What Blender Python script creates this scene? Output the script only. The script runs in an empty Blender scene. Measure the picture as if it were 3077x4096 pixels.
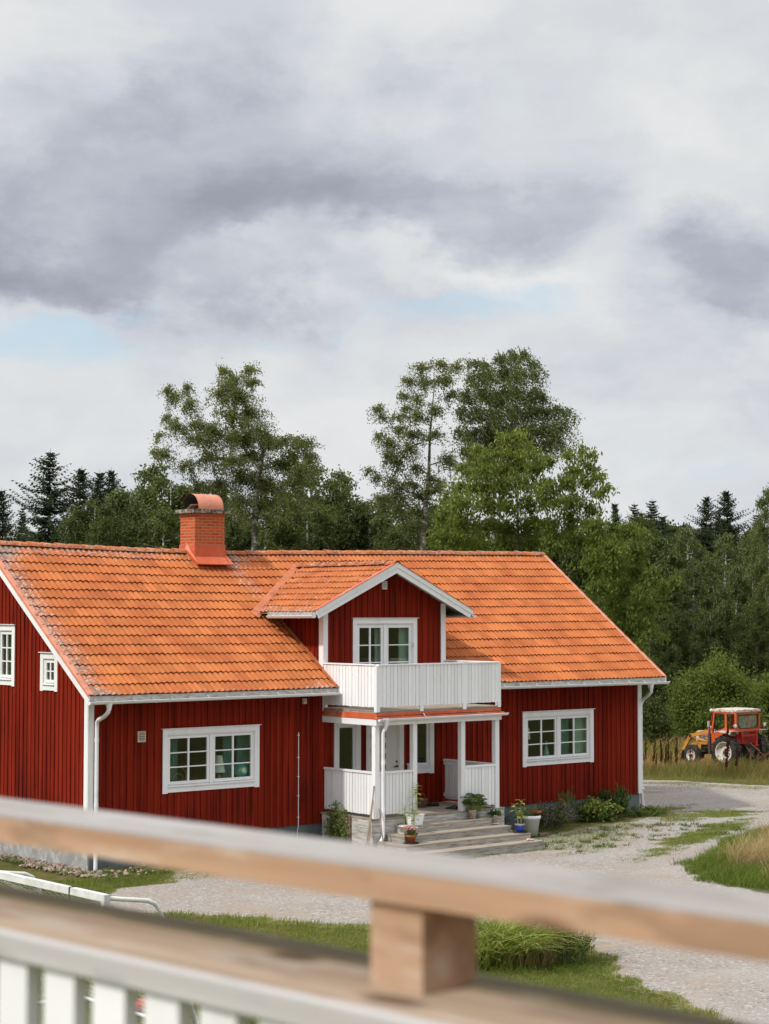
import bpy, math, random
import numpy as np
from mathutils import Vector, Matrix
random.seed(11)
rng = np.random.default_rng(11)
S = bpy.context.scene
COL = S.collection
R = math.radians

# ------------------------------------------------------------------ camera
F_PX = 7466.127                      # focal length in pixels of the 3077x4096 photograph
YAW, PIT, ROL = R(40.043), R(3.049), R(0.031)
CAM = np.array([-21.192, -35.179, 5.386])
_fw = np.array([math.sin(YAW)*math.cos(PIT), math.cos(YAW)*math.cos(PIT), math.sin(PIT)])
_r0 = np.array([math.cos(YAW), -math.sin(YAW), 0.0])
_u0 = np.cross(_r0, _fw)
_r = _r0*math.cos(ROL) + _u0*math.sin(ROL)
_u = -_r0*math.sin(ROL) + _u0*math.cos(ROL)
cd = bpy.data.cameras.new('camera')
cam = bpy.data.objects.new('camera', cd)
COL.objects.link(cam)
cd.sensor_fit = 'VERTICAL'; cd.sensor_width = 27.04; cd.sensor_height = 36.0
cd.lens = F_PX/4096*36.0
cd.clip_start = 0.05; cd.clip_end = 6000
cam.matrix_world = Matrix(((_r[0], _u[0], -_fw[0], CAM[0]), (_r[1], _u[1], -_fw[1], CAM[1]), (_r[2], _u[2], -_fw[2], CAM[2]), (0, 0, 0, 1)))
cd.dof.use_dof = True; cd.dof.focus_distance = 46.0; cd.dof.aperture_fstop = 4.6
S.camera = cam

def at(px, py, d):
    """world point at distance d (along the view axis) seen at px,py of the 1662x2212 sheet"""
    px *= 1.85138; py *= 1.85138
    return CAM + d*(_fw + _r*(px-1538.5)/F_PX + _u*(2048-py)/F_PX)
def seen(P, mx=0.12, lo=0.10):
    """mask of points that fall inside the photographed cone, with a margin"""
    d = P - CAM; z = d @ _fw
    x = F_PX*(d @ _r)/z/1538.5; y = -F_PX*(d @ _u)/z/2048
    return (z > 1) & (abs(x) < 1+mx) & (y < 1+lo) & (y > -1.05)

# ------------------------------------------------------------------ object helpers
def tag(o, label=None, cat=None, group=None, kind=None):
    if label: o['label'] = label
    if cat: o['category'] = cat
    if group: o['group'] = group
    if kind: o['kind'] = kind
    return o
def empty(name, loc=(0, 0, 0), label=None, cat=None, group=None, rz=0.0, parent=None):
    o = bpy.data.objects.new(name, None); COL.objects.link(o)
    o.location = loc; o.rotation_euler = (0, 0, rz); o.empty_display_size = .2
    if parent: o.parent = parent
    return tag(o, label, cat, group)
def link(name, me, parent=None, loc=None):
    o = bpy.data.objects.new(name, me); COL.objects.link(o)
    if parent is not None: o.parent = parent
    if loc is not None: o.location = loc
    return o
def build_np(name, verts, faces, mats, parent=None, loc=None, fattr=None, vattr=None, midx=None, smooth=False):
    """fast mesh: verts (N,3), faces (M,3) or (M,4)"""
    verts = np.asarray(verts, np.float32); faces = np.asarray(faces, np.int32)
    me = bpy.data.meshes.new(name)
    k = faces.shape[1]
    me.vertices.add(len(verts)); me.vertices.foreach_set('co', verts.ravel())
    me.loops.add(faces.size); me.loops.foreach_set('vertex_index', faces.ravel())
    me.polygons.add(len(faces)); me.polygons.foreach_set('loop_start', np.arange(0, faces.size, k, dtype=np.int32))
    if not isinstance(mats, (list, tuple)): mats = [mats]
    for m in mats: me.materials.append(m)
    if midx is not None: me.polygons.foreach_set('material_index', np.asarray(midx, np.int32))
    for nm, a in (fattr or {}).items():
        at_ = me.attributes.new(nm, 'FLOAT', 'FACE'); at_.data.foreach_set('value', np.asarray(a, np.float32))
    for nm, a in (vattr or {}).items():
        at_ = me.attributes.new(nm, 'FLOAT', 'POINT'); at_.data.foreach_set('value', np.asarray(a, np.float32))
    me.update(calc_edges=True)
    if smooth: me.polygons.foreach_set('use_smooth', np.ones(len(faces), bool))
    return link(name, me, parent, loc)

class MB:
    """collects boxes, bars, tubes and lathes; build() links them as ONE mesh object"""
    def __init__(s, xf=None):
        s.v = []; s.f = []; s.m = []; s.r = []; s.sm = []; s.xf = xf
    def add(s, vs, fs, m=0, r=None, smooth=False):
        b = len(s.v); r = random.random() if r is None else r
        s.v += [tuple(map(float, p)) for p in vs]
        for f in fs:
            s.f.append([b+i for i in f]); s.m.append(m); s.r.append(r); s.sm.append(smooth)
    def box(s, x0, x1, y0, y1, z0, z1, m=0, r=None):
        vs = [(x0,y0,z0),(x1,y0,z0),(x1,y1,z0),(x0,y1,z0),(x0,y0,z1),(x1,y0,z1),(x1,y1,z1),(x0,y1,z1)]
        s.add(vs, [(0,3,2,1),(4,5,6,7),(0,1,5,4),(1,2,6,5),(2,3,7,6),(3,0,4,7)], m, r)
    def bar(s, p, q, w, h, up=(0, 0, 1), m=0, r=None):
        """box from p to q, w wide across, h along up"""
        p = Vector(p); q = Vector(q); d = (q-p).normalized(); up = Vector(up)
        sd = d.cross(up).normalized(); up = sd.cross(d).normalized()
        a = sd*w/2; b = up*h/2
        vs = [p-a-b, p+a-b, p+a+b, p-a+b, q-a-b, q+a-b, q+a+b, q-a+b]
        s.add(vs, [(0,1,2,3),(7,6,5,4),(1,0,4,5),(2,1,5,6),(3,2,6,7),(0,3,7,4)], m, r)
    def poly(s, pts, m=0, r=None): s.add(pts, [tuple(range(len(pts)))], m, r)
    def prism(s, pts, ext, m=0, r=None):
        """polygon pts extruded by vector ext"""
        n = len(pts); e = Vector(ext); a = [Vector(p) for p in pts]; b = [p+e for p in a]
        s.add(a+b, [tuple(range(n))[::-1], tuple(range(n, 2*n))]+[(i, (i+1) % n, n+(i+1) % n, n+i) for i in range(n)], m, r)
    def tube(s, pts, rad, n=8, m=0, r=None, cap=True, smooth=True):
        pts = [Vector(p) for p in pts]; k = len(pts)
        if not hasattr(rad, '__len__'): rad = [rad]*k
        vs = []; ref = None
        for i, p in enumerate(pts):
            d = (pts[min(i+1, k-1)]-pts[max(i-1, 0)])
            d = d.normalized() if d.length > 1e-9 else Vector((0, 0, 1))
            if ref is None: ref = Vector((1, 0, 0)) if abs(d.x) < .8 else Vector((0, 1, 0))
            a = (ref-d*ref.dot(d)).normalized(); b = d.cross(a); ref = a
            for j in range(n):
                t = 2*math.pi*j/n; vs.append(p+(a*math.cos(t)+b*math.sin(t))*rad[i])
        fs = [(i*n+j, i*n+(j+1) % n, (i+1)*n+(j+1) % n, (i+1)*n+j) for i in range(k-1) for j in range(n)]
        s.add(vs, fs, m, r, smooth)
        if cap and n > 2:
            s.add(vs[:n], [tuple(range(n))[::-1]], m, r); s.add(vs[-n:], [tuple(range(n))], m, r)
    def lathe(s, prof, c=(0, 0, 0), n=24, m=0, r=None, axis='z', smooth=True):
        vs = []
        for (rr, zz) in prof:
            for j in range(n):
                t = 2*math.pi*j/n; x, y = rr*math.cos(t), rr*math.sin(t)
                vs.append({'z': (c[0]+x, c[1]+y, c[2]+zz), 'x': (c[0]+zz, c[1]+x, c[2]+y), 'y': (c[0]+y, c[1]+zz, c[2]+x)}[axis])
        k = len(prof)
        s.add(vs, [(i*n+j, i*n+(j+1) % n, (i+1)*n+(j+1) % n, (i+1)*n+j) for i in range(k-1) for j in range(n)], m, r, smooth)
    def ball(s, c, rad, n=10, m=0, r=None, sc=(1, 1, 1)):
        vs = []; k = max(4, n//2+1)
        for i in range(k+1):
            ph = math.pi*i/k
            for j in range(n):
                t = 2*math.pi*j/n
                vs.append((c[0]+rad*sc[0]*math.sin(ph)*math.cos(t), c[1]+rad*sc[1]*math.sin(ph)*math.sin(t), c[2]+rad*sc[2]*math.cos(ph)))
        s.add(vs, [(i*n+j, (i+1)*n+j, (i+1)*n+(j+1) % n, i*n+(j+1) % n) for i in range(k) for j in range(n)], m, r, True)
    def build(s, name, mats, parent=None, loc=None):
        if not isinstance(mats, (list, tuple)): mats = [mats]
        vs = s.v
        if s.xf:
            P, U, I = s.xf           # origin, u direction, inward direction (both horizontal)
            vs = [(P[0]+U[0]*x+I[0]*y, P[1]+U[1]*x+I[1]*y, P[2]+z) for x, y, z in vs]
        me = bpy.data.meshes.new(name); me.from_pydata(vs, [], s.f)
        for m in mats: me.materials.append(m)
        me.polygons.foreach_set('material_index', s.m)
        me.polygons.foreach_set('use_smooth', s.sm)
        a = me.attributes.new('rnd', 'FLOAT', 'FACE'); a.data.foreach_set('value', s.r)
        me.update()
        if s.xf and (Vector(s.xf[1]).cross(Vector(s.xf[2]))).z < 0: me.flip_normals()
        return link(name, me, parent, loc)

# ------------------------------------------------------------------ materials
class NT:
    def __init__(s, tree): s.t = tree; s.n = tree.nodes; s.l = tree.links
    def new(s, typ, **kw):
        nd = s.n.new(typ)
        for k, v in kw.items(): setattr(nd, k, v)
        return nd
    def put(s, sock, v):
        if isinstance(v, bpy.types.NodeSocket): s.l.new(v, sock)
        elif v is not None:
            if sock.type == 'RGBA' and len(v) == 3: v = (*v, 1)
            sock.default_value = v
    def math(s, op, a, b=None, c=None, clamp=False):
        nd = s.new('ShaderNodeMath', operation=op, use_clamp=clamp)
        s.put(nd.inputs[0], a); s.put(nd.inputs[1], b); s.put(nd.inputs[2], c)
        return nd.outputs[0]
    def vmath(s, op, a, b=None, out=0):
        nd = s.new('ShaderNodeVectorMath', operation=op); s.put(nd.inputs[0], a)
        if b is not None: s.put(nd.inputs[1], b)
        return nd.outputs['Value'] if op in ('LENGTH', 'DOT_PRODUCT', 'DISTANCE') else nd.outputs[0]
    def mix(s, f, a, b, blend='MIX'):
        nd = s.new('ShaderNodeMix', data_type='RGBA', blend_type=blend)
        s.put(nd.inputs[0], f); s.put(nd.inputs[6], a); s.put(nd.inputs[7], b)
        return nd.outputs[2]
    def noise(s, vec, scale, detail=4, rough=.55, out='Fac'):
        nd = s.new('ShaderNodeTexNoise'); s.put(nd.inputs['Vector'], vec)
        nd.inputs['Scale'].default_value = scale; nd.inputs['Detail'].default_value = detail; nd.inputs['Roughness'].default_value = rough
        return nd.outputs[out]
    def vor(s, vec, scale, out='Distance'):
        nd = s.new('ShaderNodeTexVoronoi'); s.put(nd.inputs['Vector'], vec); nd.inputs['Scale'].default_value = scale
        return nd.outputs[out]
    def scl(s, vec, sc): return s.vmath('MULTIPLY', vec, sc)
    def step(s, v, a, b):
        nd = s.new('ShaderNodeMapRange', interpolation_type='SMOOTHSTEP')
        s.put(nd.inputs[0], v); s.put(nd.inputs[1], a); s.put(nd.inputs[2], b); return nd.outputs[0]
    def attr(s, name): return s.new('ShaderNodeAttribute', attribute_name=name).outputs['Fac']
    def obj(s): return s.new('ShaderNodeTexCoord').outputs['Object']
    def bump(s, h, strength=.5, dist=.01, normal=None):
        nd = s.new('ShaderNodeBump'); nd.inputs['Strength'].default_value = strength; nd.inputs['Distance'].default_value = dist
        s.put(nd.inputs['Height'], h)
        if normal is not None: s.put(nd.inputs['Normal'], normal)
        return nd.outputs[0]
def newmat(name):
    m = bpy.data.materials.new(name); m.use_nodes = True
    t = NT(m.node_tree); b = m.node_tree.nodes['Principled BSDF']
    return m, t, b
def M(name, col, col2=None, rough=.6, spec=.3, scale=6, stretch=(1, 1, 1), lo=.35, hi=.65, rv=0.0, detail=5, bump=0, bscale=40, bstretch=None, metallic=0, fine=0, col3=None, s3=2.0, lo3=.5, hi3=.62):
    """two-tone noisy surface; rv = variation per piece (attribute rnd); col3 = a third, blotchy tone"""
    m, t, b = newmat(name)
    o = t.obj(); v = t.scl(o, stretch)
    c = (*col, 1) if col2 is None else t.mix(t.step(t.noise(v, scale, detail), lo, hi), col, col2)
    if col3 is not None: c = t.mix(t.step(t.noise(v, s3, 6, .62), lo3, hi3), c, col3)
    if fine:
        f = t.math('MULTIPLY_ADD', t.noise(o, 220, 2), 2*fine, 1-fine); c = t.mix(1.0, c, f, 'MULTIPLY')
    if rv:
        f = t.math('MULTIPLY_ADD', t.attr('rnd'), 2*rv, 1-rv); c = t.mix(1.0, c, f, 'MULTIPLY')
    t.put(b.inputs['Base Color'], c)
    b.inputs['Roughness'].default_value = rough; b.inputs['Specular IOR Level'].default_value = spec; b.inputs['Metallic'].default_value = metallic
    if bump: t.put(b.inputs['Normal'], t.bump(t.noise(t.scl(o, bstretch or stretch), bscale, 4), bump, .01))
    return m
# ------------------------------------------------------------------ surfaces
def red_wall_mat():
    m, t, b = newmat('red_painted_boards')
    o = t.obj()
    streak = t.noise(t.scl(o, (9, 9, .55)), 1.0, 5, .6)
    blot = t.noise(o, .55, 3)
    c = t.mix(t.step(streak, .40, .72), (.245, .0215, .0085), (.155, .0142, .0070))
    c = t.mix(t.math('MULTIPLY', t.step(t.math('MULTIPLY', blot, t.noise(t.scl(o, (14, 14, .3)), 1.0, 3)), .27, .40), .75), c, (.092, .0105, .0072))
    c = t.mix(1.0, c, t.math('MULTIPLY_ADD', t.attr('rnd'), .40, .70), 'MULTIPLY')
    t.put(b.inputs['Base Color'], c); b.inputs['Roughness'].default_value = .85; b.inputs['Specular IOR Level'].default_value = .07
    t.put(b.inputs['Normal'], t.bump(t.noise(t.scl(o, (60, 60, 2.5)), 1.0, 4), .35, .004))
    return m
def tile_mat():
    m, t, b = newmat('orange_roof_tile')
    o = t.obj()
    base = t.mix(t.step(t.noise(o, 1.1, 5, .6), .35, .68), (.485, .160, .054), (.40, .114, .041))
    base = t.mix(t.math('MULTIPLY', t.step(t.noise(t.scl(o, (1.6, 1, 1)), .8, 6, .7), .56, .72), .6), base, (.36, .085, .025))
    base = t.mix(t.math('MULTIPLY', t.step(t.noise(o, 38, 3, .7), .60, .72), .55), base, (.30, .075, .035))
    base = t.mix(1.0, base, t.math('MULTIPLY_ADD', t.attr('rnd'), .24, .87), 'MULTIPLY')
    lic = t.attr('lichen')
    spots = t.noise(o, 17, 6, .72)
    f = t.step(t.math('ADD', spots, t.math('MULTIPLY', lic, .20)), .66, .74)
    base = t.mix(t.math('MULTIPLY', f, .8), base, (.46, .40, .37))
    f2 = t.step(t.math('ADD', t.noise(t.vmath('ADD', o, (7, 3, 1)), 11, 6, .75), t.math('MULTIPLY', lic, .22)), .68, .78)
    base = t.mix(t.math('MULTIPLY', f2, .7), base, (.16, .10, .075))
    t.put(b.inputs['Base Color'], base); b.inputs['Roughness'].default_value = .85; b.inputs['Specular IOR Level'].default_value = .10
    t.put(b.inputs['Normal'], t.bump(t.noise(o, 130, 3), .25, .004))
    return m
def glass_mat(name, tint=(.82, .88, .84), refl=1.0):
    m = bpy.data.materials.new(name); m.use_nodes = True
    t = NT(m.node_tree); t.n.clear()
    out = t.new('ShaderNodeOutputMaterial'); tr = t.new('ShaderNodeBsdfTransparent'); gl = t.new('ShaderNodeBsdfGlossy'); mx = t.new('ShaderNodeMixShader')
    tr.inputs['Color'].default_value = (*tint, 1); gl.inputs['Roughness'].default_value = .015
    fr = t.new('ShaderNodeLayerWeight'); fr.inputs['Blend'].default_value = .5
    t.put(mx.inputs[0], t.math('MULTIPLY', t.math('MULTIPLY_ADD', t.math('POWER', fr.outputs['Facing'], 4.0), .9, .045), refl, clamp=True)); t.l.new(tr.outputs[0], mx.inputs[1]); t.l.new(gl.outputs[0], mx.inputs[2])
    t.l.new(mx.outputs[0], out.inputs['Surface'])
    return m
def leaf_mat(name, c1, c2, trans=.35, c3=None):
    m = bpy.data.materials.new(name); m.use_nodes = True
    t = NT(m.node_tree); t.n.clear()
    out = t.new('ShaderNodeOutputMaterial'); df = t.new('ShaderNodeBsdfPrincipled'); tl = t.new('ShaderNodeBsdfTranslucent'); mx = t.new('ShaderNodeMixShader')
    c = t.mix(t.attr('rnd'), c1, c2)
    if c3: c = t.mix(t.step(t.attr('rnd'), .90, .97), c, c3)
    c = t.mix(1.0, c, t.math('MULTIPLY_ADD', t.noise(t.obj(), .45, 3), .9, .55), 'MULTIPLY')
    t.put(df.inputs['Base Color'], c); df.inputs['Roughness'].default_value = .6; df.inputs['Specular IOR Level'].default_value = .12
    t.put(tl.inputs['Color'], t.mix(.5, c, (.16, .20, .03), 'ADD'))
    mx.inputs[0].default_value = trans
    t.l.new(df.outputs[0], mx.inputs[1]); t.l.new(tl.outputs[0], mx.inputs[2]); t.l.new(mx.outputs[0], out.inputs['Surface'])
    return m
MT = dict(
    red=red_wall_mat(), tile=tile_mat(),
    white=M('white_paint', (.82, .825, .83), (.72, .72, .71), .5, .3, 3, (1, 1, .4), .5, .8, col3=(.52, .51, .47), s3=7, lo3=.64, hi3=.80, rv=.05, bump=.15, bscale=30, bstretch=(3, 3, .4)),
    worn=M('worn_white_paint', (.83, .835, .84), (.70, .70, .69), .55, .3, 5, (3, 3, .5), .55, .78, rv=.07, bump=.2, bscale=30, bstretch=(3, 3, .4), col3=(.40, .35, .29), s3=9, lo3=.70, hi3=.76),
    metalw=M('white_sheet_metal', (.78, .79, .80), (.66, .67, .67), .35, .5, 4, (1, 1, 1), .5, .75),
    fascia=M('weathered_grey_board', (.46, .44, .41), (.30, .28, .25), .8, .2, 5, (1, 3, 3), .4, .7, bump=.3, bscale=20),
    soffit=M('soffit_boards', (.58, .55, .50), (.48, .45, .41), .7, .2, 3),
    raw=M('raw_pine', (.52, .38, .25), (.44, .31, .19), .7, .2, 4),
    flash=M('orange_sheet_metal', (.58, .125, .050), (.52, .10, .038), .45, .35, 3, col3=(.60, .21, .12), s3=1.3),
    flashb=M('salmon_sheet_metal', (.66, .27, .17), (.60, .22, .13), .5, .3, 2, col3=(.52, .20, .13), s3=5),
    concrete=M('sunlit_grey_foundation', (.33, .335, .33), (.25, .25, .245), .85, .2, 2, bump=.4, bscale=30, col3=(.42, .42, .41), s3=5),
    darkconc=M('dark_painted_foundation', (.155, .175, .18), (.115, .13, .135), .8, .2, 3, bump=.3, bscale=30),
    deck=M('weathered_deck_boards', (.40, .345, .28), (.28, .235, .185), .75, .25, 3, (1, 6, 6), .35, .7, rv=.12, bump=.3, bscale=8, bstretch=(1, 9, 9)),
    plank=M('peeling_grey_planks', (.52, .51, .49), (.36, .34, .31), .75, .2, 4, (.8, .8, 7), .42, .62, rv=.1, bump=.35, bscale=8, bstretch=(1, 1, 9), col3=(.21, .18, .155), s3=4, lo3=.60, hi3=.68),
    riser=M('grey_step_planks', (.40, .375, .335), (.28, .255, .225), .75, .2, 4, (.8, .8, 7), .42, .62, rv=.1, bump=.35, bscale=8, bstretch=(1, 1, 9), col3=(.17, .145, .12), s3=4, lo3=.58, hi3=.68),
    cap=M('mossy_concrete_cap', (.35, .32, .28), (.22, .205, .18), .9, .1, 9, col3=(.075, .07, .055), s3=14, lo3=.46, hi3=.55, bump=.5, bscale=30),
    black=M('black_rubber', (.02, .02, .02), (.035, .035, .035), .6, .3, 8),
    dark=M('dark_metal', (.05, .05, .05), None, .45, .4),
    steel=M('galvanised_steel', (.5, .5, .5), None, .35, .5, metallic=.7),
    curtain=M('teal_curtain', (.20, .40, .38), (.13, .29, .28), .9, .1, 12, (6, 1, .3)),
    curtw=M('pale_green_curtain', (.62, .74, .66), (.50, .62, .55), .9, .1, 12, (6, 1, .3)),
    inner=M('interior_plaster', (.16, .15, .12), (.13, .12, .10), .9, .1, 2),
    floor_in=M('interior_floor', (.20, .14, .09), None, .6, .2),
    glass=glass_mat('window_glass', refl=1.35),
    doorw=M('white_door', (.74, .73, .70), (.70, .69, .66), .45, .35, 3),
)
def brick_mat():
    m, t, b = newmat('orange_brick')
    o = t.obj(); sx = t.new('ShaderNodeSeparateXYZ'); t.l.new(o, sx.inputs[0])
    cb = t.new('ShaderNodeCombineXYZ'); t.put(cb.inputs[0], t.math('ADD', sx.outputs[0], sx.outputs[1])); t.put(cb.inputs[1], sx.outputs[2])
    br = t.new('ShaderNodeTexBrick'); t.l.new(cb.outputs[0], br.inputs['Vector'])
    br.inputs['Scale'].default_value = 1.0; br.inputs['Brick Width'].default_value = .26; br.inputs['Row Height'].default_value = .0745
    br.inputs['Mortar Size'].default_value = .010; br.inputs['Mortar Smooth'].default_value = .15; br.inputs['Bias'].default_value = -.1
    br.inputs['Color1'].default_value = (.50, .10, .028, 1); br.inputs['Color2'].default_value = (.38, .05, .018, 1); br.inputs['Mortar'].default_value = (.40, .25, .15, 1)
    c = t.mix(t.step(t.noise(o, 6, 5), .5, .75), br.outputs['Color'], (.50, .14, .05))
    t.put(b.inputs['Base Color'], c); b.inputs['Roughness'].default_value = .85; b.inputs['Specular IOR Level'].default_value = .2
    t.put(b.inputs['Normal'], t.bump(t.math('SUBTRACT', 1.0, br.outputs['Fac']), .8, .01, t.bump(t.noise(o, 60, 3), .3, .004)))
    return m
MT['brick'] = brick_mat()

# ------------------------------------------------------------------ the house
X1, YB = 17.68, 8.28                 # length, depth
ZC = .36                             # lower edge of the cladding
YE, ZE, YR = -.58, 3.56, 4.14        # eave line and ridge line (tile bed)
RX = np.array([-.6, 0, 4.2, 6.5, 8.9, 12.4, 18.1]); RZ = np.array([7.07, 7.055, 6.972, 6.955, 7.013, 7.087, 7.165])
def ridge_z(x): return float(np.interp(x, RX, RZ))-.13
def roof_z(x, y):
    """tile bed of the front slope"""
    return ZE+(ridge_z(x)-ZE)*(y-YE)/(YR-YE)
house = empty('wooden_house', (0, 0, 0), 'red board clad wooden house with orange tiled roof, dormer and white balcony over its porch', 'house')

def wall(name, xf, u0, u1, zb, ztop, holes, phase=.0, pitch=.178, bw=.062):
    """board and batten wall. ztop(u) upper outline; holes [(u0,u1,z0,z1)] cut out of it"""
    mb = MB(xf)
    def spans(a, b, gap):
        c = (a+b)/2; top = min(ztop(a), ztop(b)) if gap else None
        hs = sorted((h[2]-gap, h[3]+gap) for h in holes if h[0]-gap < c < h[1]+gap)
        z = zb; out = []
        for h0, h1 in hs:
            if h0 > z: out.append((z, h0))
            z = max(z, h1)
        return z, out
    cuts = sorted(set([u0, u1]+[h[i] for h in holes for i in (0, 1) if u0 < h[i] < u1]+list(np.arange(u0-phase, u1, pitch)[1:])))
    for a, b in zip(cuts[:-1], cuts[1:]):
        if b-a < 1e-4: continue
        r = (math.sin(math.floor((a+b)/2/pitch+phase*7)*12.9898)*43758.5453) % 1
        z, out = spans(a, b, 0)
        for p, q in out: mb.add([(a,.03,p),(b,.03,p),(b,.03,q),(a,.03,q)], [(0,1,2,3)], 0, r)
        if min(ztop(a), ztop(b)) > z-.5:
            mb.add([(a,.03,z),(b,.03,z),(b,.03,max(z, ztop(b))),(a,.03,max(z, ztop(a)))], [(0,1,2,3)], 0, r)
    for u in np.arange(u0-phase, u1, pitch):
        a, b = u-bw/2, u+bw/2
        if a < u0 or b > u1: continue
        r = random.random(); z, out = spans(a, b, .004)
        tp = min(ztop(a), ztop(b))
        jit = random.uniform(-.012, .012)
        if tp > z: out.append((z, tp))
        for p, q in out:
            if q > p+.02: mb.box(a, b, .006+random.uniform(0, .005), .0298, p+(jit if p == zb else 0), q, 0, r)
    return mb.build(name, MT['red'], house)

XF_FRONT = ((0, 0, 0), (1, 0, 0), (0, 1, 0))
XF_GABLE = ((0, 0, 0), (0, -1, 0), (1, 0, 0))          # u = -y
XF_RGAB = ((X1, 0, 0), (0, 1, 0), (-1, 0, 0))
def window(name, xf, u0, u1, z0, z1, lights, cw=.13, top=.13, bot=.13, ear=.0, sash=.055, sill=True, label=None, flash=True):
    """casing frame (the part) with casements, panes and a sill as sub-parts. lights: (ua,ub,cols,rows)"""
    W = MB(xf)
    W.box(u0, u0+cw, -.006, .05, z0, z1); W.box(u1-cw, u1, -.006, .05, z0, z1)
    W.box(u0+cw, u1-cw, -.003, .05, z1-top, z1-.002); W.box(u0+cw, u1-cw, -.003, .05, z0+.02, z0+bot)
    if flash: W.box(u0-.03, u1+.03, -.045, .045, z1+.001, z1+.016, 0, .3)
    iu0, iu1, iz0, iz1 = u0+cw, u1-cw, z0+bot, z1-top
    W.box(iu0, iu0+.03, .03, .12, iz0, iz1); W.box(iu1-.03, iu1, .03, .12, iz0, iz1)
    W.box(iu0+.03, iu1-.03, .031, .12, iz1-.03, iz1); W.box(iu0+.03, iu1-.03, .031, .12, iz0, iz0+.05)
    for a, b in zip(lights[:-1], lights[1:]):
        W.box(a[1]+.006, b[0]-.006, .018, .12, iz0+.05, iz1-.03)
    p = W.build(name, MT['white'], house)
    if label: p['label'] = label
    for (a, b, nc, nr) in lights:
        C_ = MB(xf); s = sash; za, zb = iz0+.055, iz1-.034
        C_.box(a, a+s, .035, .09, za, zb); C_.box(b-s, b, .035, .09, za, zb)
        C_.box(a+s, b-s, .036, .09, zb-s, zb); C_.box(a+s, b-s, .036, .09, za, za+s+.015)
        g0, g1, h0, h1 = a+s, b-s, za+s+.015, zb-s
        for i in range(1, nc):
            u = g0+(g1-g0)*i/nc; C_.box(u-.02 if nr == 1 else u-.022, u+.022, .04, .075, h0, h1)
        for i in range(1, nr):
            z = h0+(h1-h0)*i/nr; C_.box(g0, g1, .043, .072, z-.013, z+.013)
        C_.box(a+.02, b-.02, .012, .035, za+.004, za+.03)            # drip rail
        C_.build('casement', MT['white'], p)
        G = MB(xf); G.box(g0-.004, g1+.004, .062, .066, h0-.004, h1+.004)
        G.build('pane', MT['glass'], p)
    if sill:
        s_ = MB(xf); s_.bar((u0+cw+.004, -.004, iz0+.022), (u1-cw-.004, -.004, iz0+.022), .06, .018, (0, -.35, 1))
        s_.build('sill', MT['white'], p)
    return p
# foundation: the gable's grey is painted lighter for its sunlight, the long front is painted dark
f = MB(); f.box(.06, X1-.06, .075, YB-.06, -.9, ZC+.02)
found = f.build('foundation', MT['concrete'], house)
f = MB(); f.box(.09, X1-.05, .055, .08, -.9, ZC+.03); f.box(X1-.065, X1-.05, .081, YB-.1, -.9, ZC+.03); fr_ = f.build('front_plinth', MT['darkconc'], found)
f = MB(); f.box(14.56, 14.72, .035, .056, .20, .36)
for k in range(5): f.box(14.575, 14.705, .028, .036, .215+k*.028, .23+k*.028, 0, .2)
f.build('vent_grille', MT['metalw'], found)

# openings (u0,u1,z0,z1) of casing frames
WL = (1.925, 4.585, 1.325, 2.755); WR = (13.10, 15.76, 1.325, 2.755)
SL = (6.815, 7.625, 1.30, 2.78); SR = (9.20, 9.995, 1.345, 2.80); DR = (7.80, 9.0, .62, 2.78)
DW = (7.375, 9.435, 3.02, 5.215)
inset = lambda w, a=.07: (w[0]+a, w[1]-a, w[2]+a, w[3]-a)
wall('front_wall', XF_FRONT, .03, X1-.03, ZC, lambda u: 3.62, [inset(WL), inset(WR), inset(SL), inset(SR), (DR[0]+.07, DR[1]-.07, .5, DR[3]-.07)], phase=.06)
gz = lambda u: min(roof_z(0, -u), roof_z(0, 2*YR+u))-.07
GS = (-2.085, -1.325, 3.60, 4.455); GB = (-4.83, -3.265, 3.66, 5.07)
wall('gable_wall', XF_GABLE, -YB+.03, -.03, ZC, gz, [inset(GS), inset(GB)], phase=.1, pitch=.176)
mbk = MB(); mbk.poly([(X1-.03, .03, ZC), (X1-.03, YB-.03, ZC), (X1-.03, YB-.03, 3.5), (X1-.03, YR, ridge_z(X1)-.1), (X1-.03, .03, 3.5)])
mbk.build('rear_gable_wall', MT['red'], house)
mbk = MB(); mbk.box(.03, X1-.03, YB-.06, YB-.03, ZC, 3.75); mbk.build('back_wall', MT['red'], house)
# corner boards
for (x0, x1, y0, y1) in ((.0, .145, -.004, .028), (X1-.145, X1, -.004, .028)):
    b = MB(); b.box(x0, x1, y0, y1, ZC+.01, 3.57); b.build('corner_board', MT['white'], house)
b = MB(); b.box(-.004, .028, .029, .16, ZC+.01, 3.60); b.build('corner_board', MT['white'], house)
b = MB(); b.box(X1-.028, X1+.004, .029, .16, ZC+.01, 3.60); b.build('corner_board', MT['white'], house)

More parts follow.
